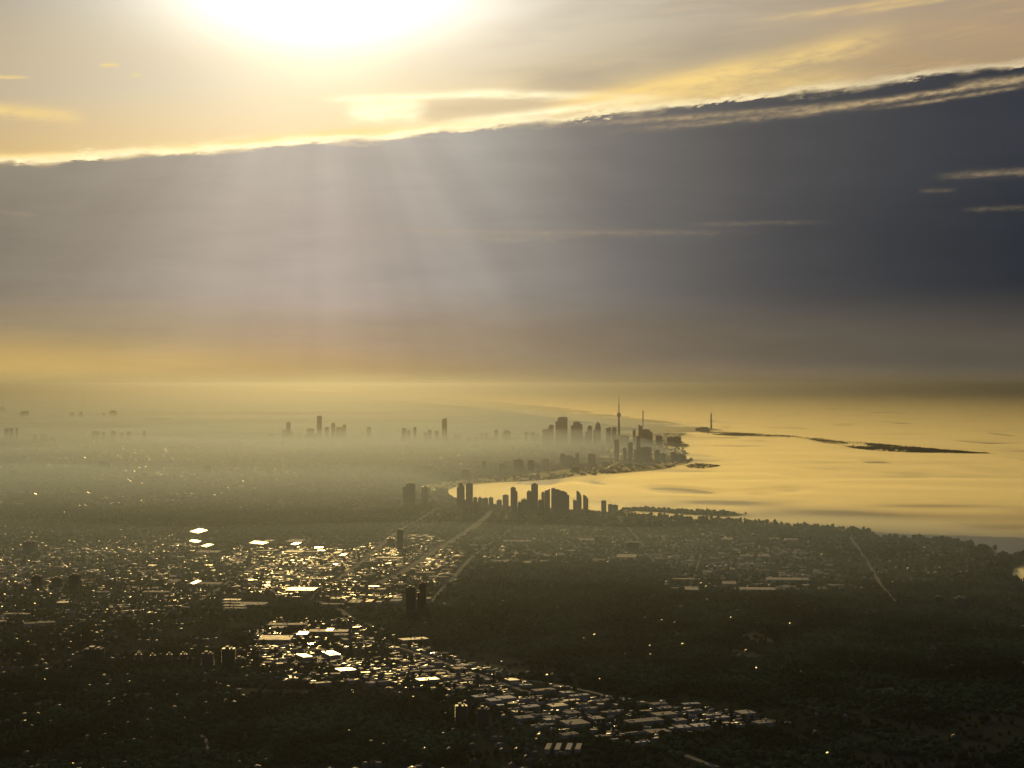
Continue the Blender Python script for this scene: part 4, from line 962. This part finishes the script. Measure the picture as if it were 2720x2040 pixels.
# moving traffic on the three through roads
TQ = []
for ln, wdt in ROADS[:3]:
    for (xa, ya), (xb, yb) in zip(ln[:-1], ln[1:]):
        L = math.hypot(xb - xa, yb - ya); ang = math.atan2(yb - ya, xb - xa) - math.pi / 2
        for lane in (-.32, -.14, .14, .32):
            for q in range(int(L / 60)):
                if R.random() < .6:
                    t = R.random(); TQ.append((xa + (xb - xa) * t - (yb - ya) / L * lane * wdt, ya + (yb - ya) * t + (xb - xa) / L * lane * wdt, ang))
TQ = np.array(TQ); n = len(TQ); c, s_ = np.cos(TQ[:, 2]), np.sin(TQ[:, 2])
Vv = np.stack([TQ[:, :1] + cv[None, :, 0] * c[:, None] - cv[None, :, 1] * s_[:, None], TQ[:, 1:2] + cv[None, :, 0] * s_[:, None] + cv[None, :, 1] * c[:, None], np.repeat(cv[None, :, 2], n, 0) + GZ + .9], -1).reshape(-1, 3)
me = npmesh('traffic', Vv, (np.arange(n)[:, None] * len(cv) + flat[None]).ravel(), np.tile(tot, n))
tag(link('traffic', me, 'car'), 'streams of tiny cars on the expressway and its branch roads', 'traffic', kind='stuff')

# trees
bm = bmesh.new(); bmesh.ops.create_icosphere(bm, subdivisions=1, radius=1.0)
IV = np.array([v.co[:] for v in bm.verts]); IF = np.array([[v.index for v in f.verts] for f in bm.faces]); bm.free()
def blobs(P, r, h, name, z0=GZ):
    n = len(P); nv = len(IV)
    j = NR.uniform(0.72, 1.28, (n, nv)); a = NR.uniform(0, 6.28, n); c, s = np.cos(a)[:, None], np.sin(a)[:, None]
    x = (IV[None, :, 0] * c - IV[None, :, 1] * s) * j * r[:, None]; y = (IV[None, :, 0] * s + IV[None, :, 1] * c) * j * r[:, None]
    z = (IV[None, :, 2] * j * 0.5 + 0.5) * h[:, None] + z0
    Vv = np.stack([P[:, :1] + x, P[:, 1:2] + y, z], -1).reshape(-1, 3)
    return npmesh(name, Vv, (np.arange(n)[:, None, None] * nv + IF[None]).ravel(), 3)
def tree_points(y0, y1, n, r, dens):
    P = scatter(y0, y1, n); P = P[inside(P, landpoly)]; px = topx(P)
    wood = np.zeros(len(P), bool)
    for w_ in woods_px: wood |= inside(px, w_)
    ind = np.zeros(len(P), bool)
    for z_ in (Z_IND, Z_IND2, Z_IND3, Z_IND4): ind |= inside(px, z_)
    f = fnoise(P, 900, 5) + fnoise(P, 180, 8, 3) * .7
    pr = np.where(wood, 1.0, np.where(ind, np.clip(.42 + f * .20, 0.08, .9), np.clip(.5 + f * .25, .08, 1)))
    for L in FIELDS: pr = np.where(inside(px, L), .04, pr)
    pr = np.where(on_street(P) & ~(wood & (NR.uniform(0, 1, len(P)) < .6)), pr * .12, pr)
    P = P[NR.uniform(0, 1, len(P)) < pr]
    return P[occupied_mask(P, r * 0.35)]
T = []
FIELDS = [[(1960, 1690), (2010, 1684), (2060, 1708), (2000, 1712)], [(2290, 1836), (2400, 1830), (2430, 1842), (2320, 1850)], [(1900, 1722), (1960, 1730), (2060, 1752), (1990, 1756)], [(620, 1832), (830, 1838), (840, 1852), (640, 1850)], [(330, 1850), (400, 1846), (420, 1856), (350, 1862)], [(80, 1868), (140, 1864), (150, 1874), (90, 1880)], [(2290, 1628), (2330, 1622), (2345, 1632), (2305, 1640)], [(1260, 1760), (1420, 1788), (1400, 1800), (1250, 1774)]]
for L in FIELDS: lot('field', L, 'field', 0.5)
P1 = tree_points(3000, 6000, 60000, 5, 1); P2 = tree_points(6000, 10800, 60000, 7, 1); P3 = tree_points(10800, 24000, 36000, 12, 1)
# dense fringe along the near lake shore
fr = []
for (a, b_) in zip(shoreG[:31], shoreG[1:32]):
    L = math.hypot(b_[0] - a[0], b_[1] - a[1]); m_ = int(L / 7)
    t = NR.uniform(0, 1, m_); off = NR.uniform(2, 90, m_) ; nx, ny = (b_[1] - a[1]) / L, -(b_[0] - a[0]) / L
    q = np.stack([a[0] + (b_[0] - a[0]) * t, a[1] + (b_[1] - a[1]) * t], 1); q1 = q + np.outer(off, (nx, ny)); q2 = q - np.outer(off, (nx, ny))
    fr.append(np.where(inside(q1, landpoly)[:, None], q1, q2))
fr = np.concatenate(fr); fr = fr[inside(fr, landpoly)]
iq = []
for pl, n_ in ((isl, 2200), (isl2, 150), (isl3, 250)):
    g = [G(*p) for p in pl]; ga = np.array(g); q = np.stack([NR.uniform(ga[:, 0].min(), ga[:, 0].max(), n_ * 12), NR.uniform(ga[:, 1].min(), ga[:, 1].max(), n_ * 12)], 1); q = q[inside(q, g)][:n_]; iq.append(q)
rr = lambda n, a, b_: NR.uniform(a, b_, n)
PS = np.concatenate([P1, P2, P3, fr] + iq)
r_ = np.concatenate([2.2 + NR.gamma(3.0, 1.1, len(P1)), 3.0 + NR.gamma(3.0, 1.4, len(P2)), rr(len(P3), 9, 16), rr(len(fr), 5, 10)] + [rr(len(q), 9, 16) if i == 0 else rr(len(q), 7, 12) for i, q in enumerate(iq)])
h_ = np.concatenate([rr(len(P1), 7, 14), rr(len(P2), 8, 15), rr(len(P3), 8, 14), rr(len(fr), 11, 22)] + [rr(len(q), *((4.5, 10) if i == 0 else (5, 10) if i == 1 else (5, 19))) for i, q in enumerate(iq)])
me = blobs(PS, r_, h_, 'woodland')
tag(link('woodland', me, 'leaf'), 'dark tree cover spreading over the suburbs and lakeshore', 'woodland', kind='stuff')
print('trees', len(PS), 'houses', len(HOUSEP), 'cars', len(CP))
# individual trees: the tall ones that stand out along the lakeshore and the nearest ones
def tree_protos():
    out = []
    for k in range(6):
        n = 46; a = NR.uniform(0, 6.28, n); rad_ = NR.uniform(0, 1, n) ** .6; zz = NR.uniform(0, 1, n)
        q = np.stack([np.cos(a) * rad_ * 5.2, np.sin(a) * rad_ * 5.2], 1)
        prof = np.sin(np.clip(zz, .06, .97) * math.pi) ** .6; q *= prof[:, None]
        V_, F_ = [], []
        for i in range(n):
            rr_ = R.uniform(1.1, 2.2); b0 = len(V_) // 1
            j = NR.uniform(.7, 1.3, len(IV))
            for v, jj in zip(IV, j): V_.append((q[i, 0] + v[0] * rr_ * jj, q[i, 1] + v[1] * rr_ * jj, 4.5 + zz[i] * 10 + v[2] * rr_ * jj))
            F_ += [[b0 + t for t in f] for f in IF.tolist()]
        cm = bpy.data.meshes.new('crown'); cm.from_pydata(V_, [], F_); cm.materials.append(M['leaf'])
        tb = MB(); tb.lathe([(.55, 0), (.4, 3), (.28, 8), (.1, 12)], 8)
        for b_ in range(4):
            an = R.uniform(0, 6.28); tb.lathe([(.18, 5 + b_), (.1, 6 + b_)], 5, .9 * math.cos(an), .9 * math.sin(an))
        tm = tb.mesh('trunk'); tm.materials.append(M['bark']); out.append((cm, tm))
    return out
TP = tree_protos()
def plant(x, y, s, label, group):
    e = empty('tree', x, y, GZ, R.uniform(0, 6.28)); e.scale = (s * R.uniform(.85, 1.2), s * R.uniform(.85, 1.2), s); tag(e, label, 'tree', group)
    cm, tm = R.choice(TP)
    for nm, me in (('crown', cm), ('trunk', tm)):
        c = bpy.data.objects.new(nm, me); COL.objects.link(c); c.parent = e
sh = fr[(topx(fr)[:, 0] > 1650) & (topx(fr)[:, 0] < 2720)]; NR.shuffle(sh)
for x, y in sh[:130]: plant(x, y, R.uniform(1.1, 1.75), 'dark broadleaf tree standing up from the wooded lakeshore', 'trees along the lakeshore')
vis = P1[(np.abs(P1[:, 0] / P1[:, 1]) < .29)]; vis = vis[np.argsort(vis[:, 1])]; vis = vis[topx(vis)[:, 1] < 2030][:130]
for x, y in vis: plant(x, y, R.uniform(.7, 1.0), 'dark tree between the houses of the nearest wooded suburb', 'trees in the nearest wooded suburb')
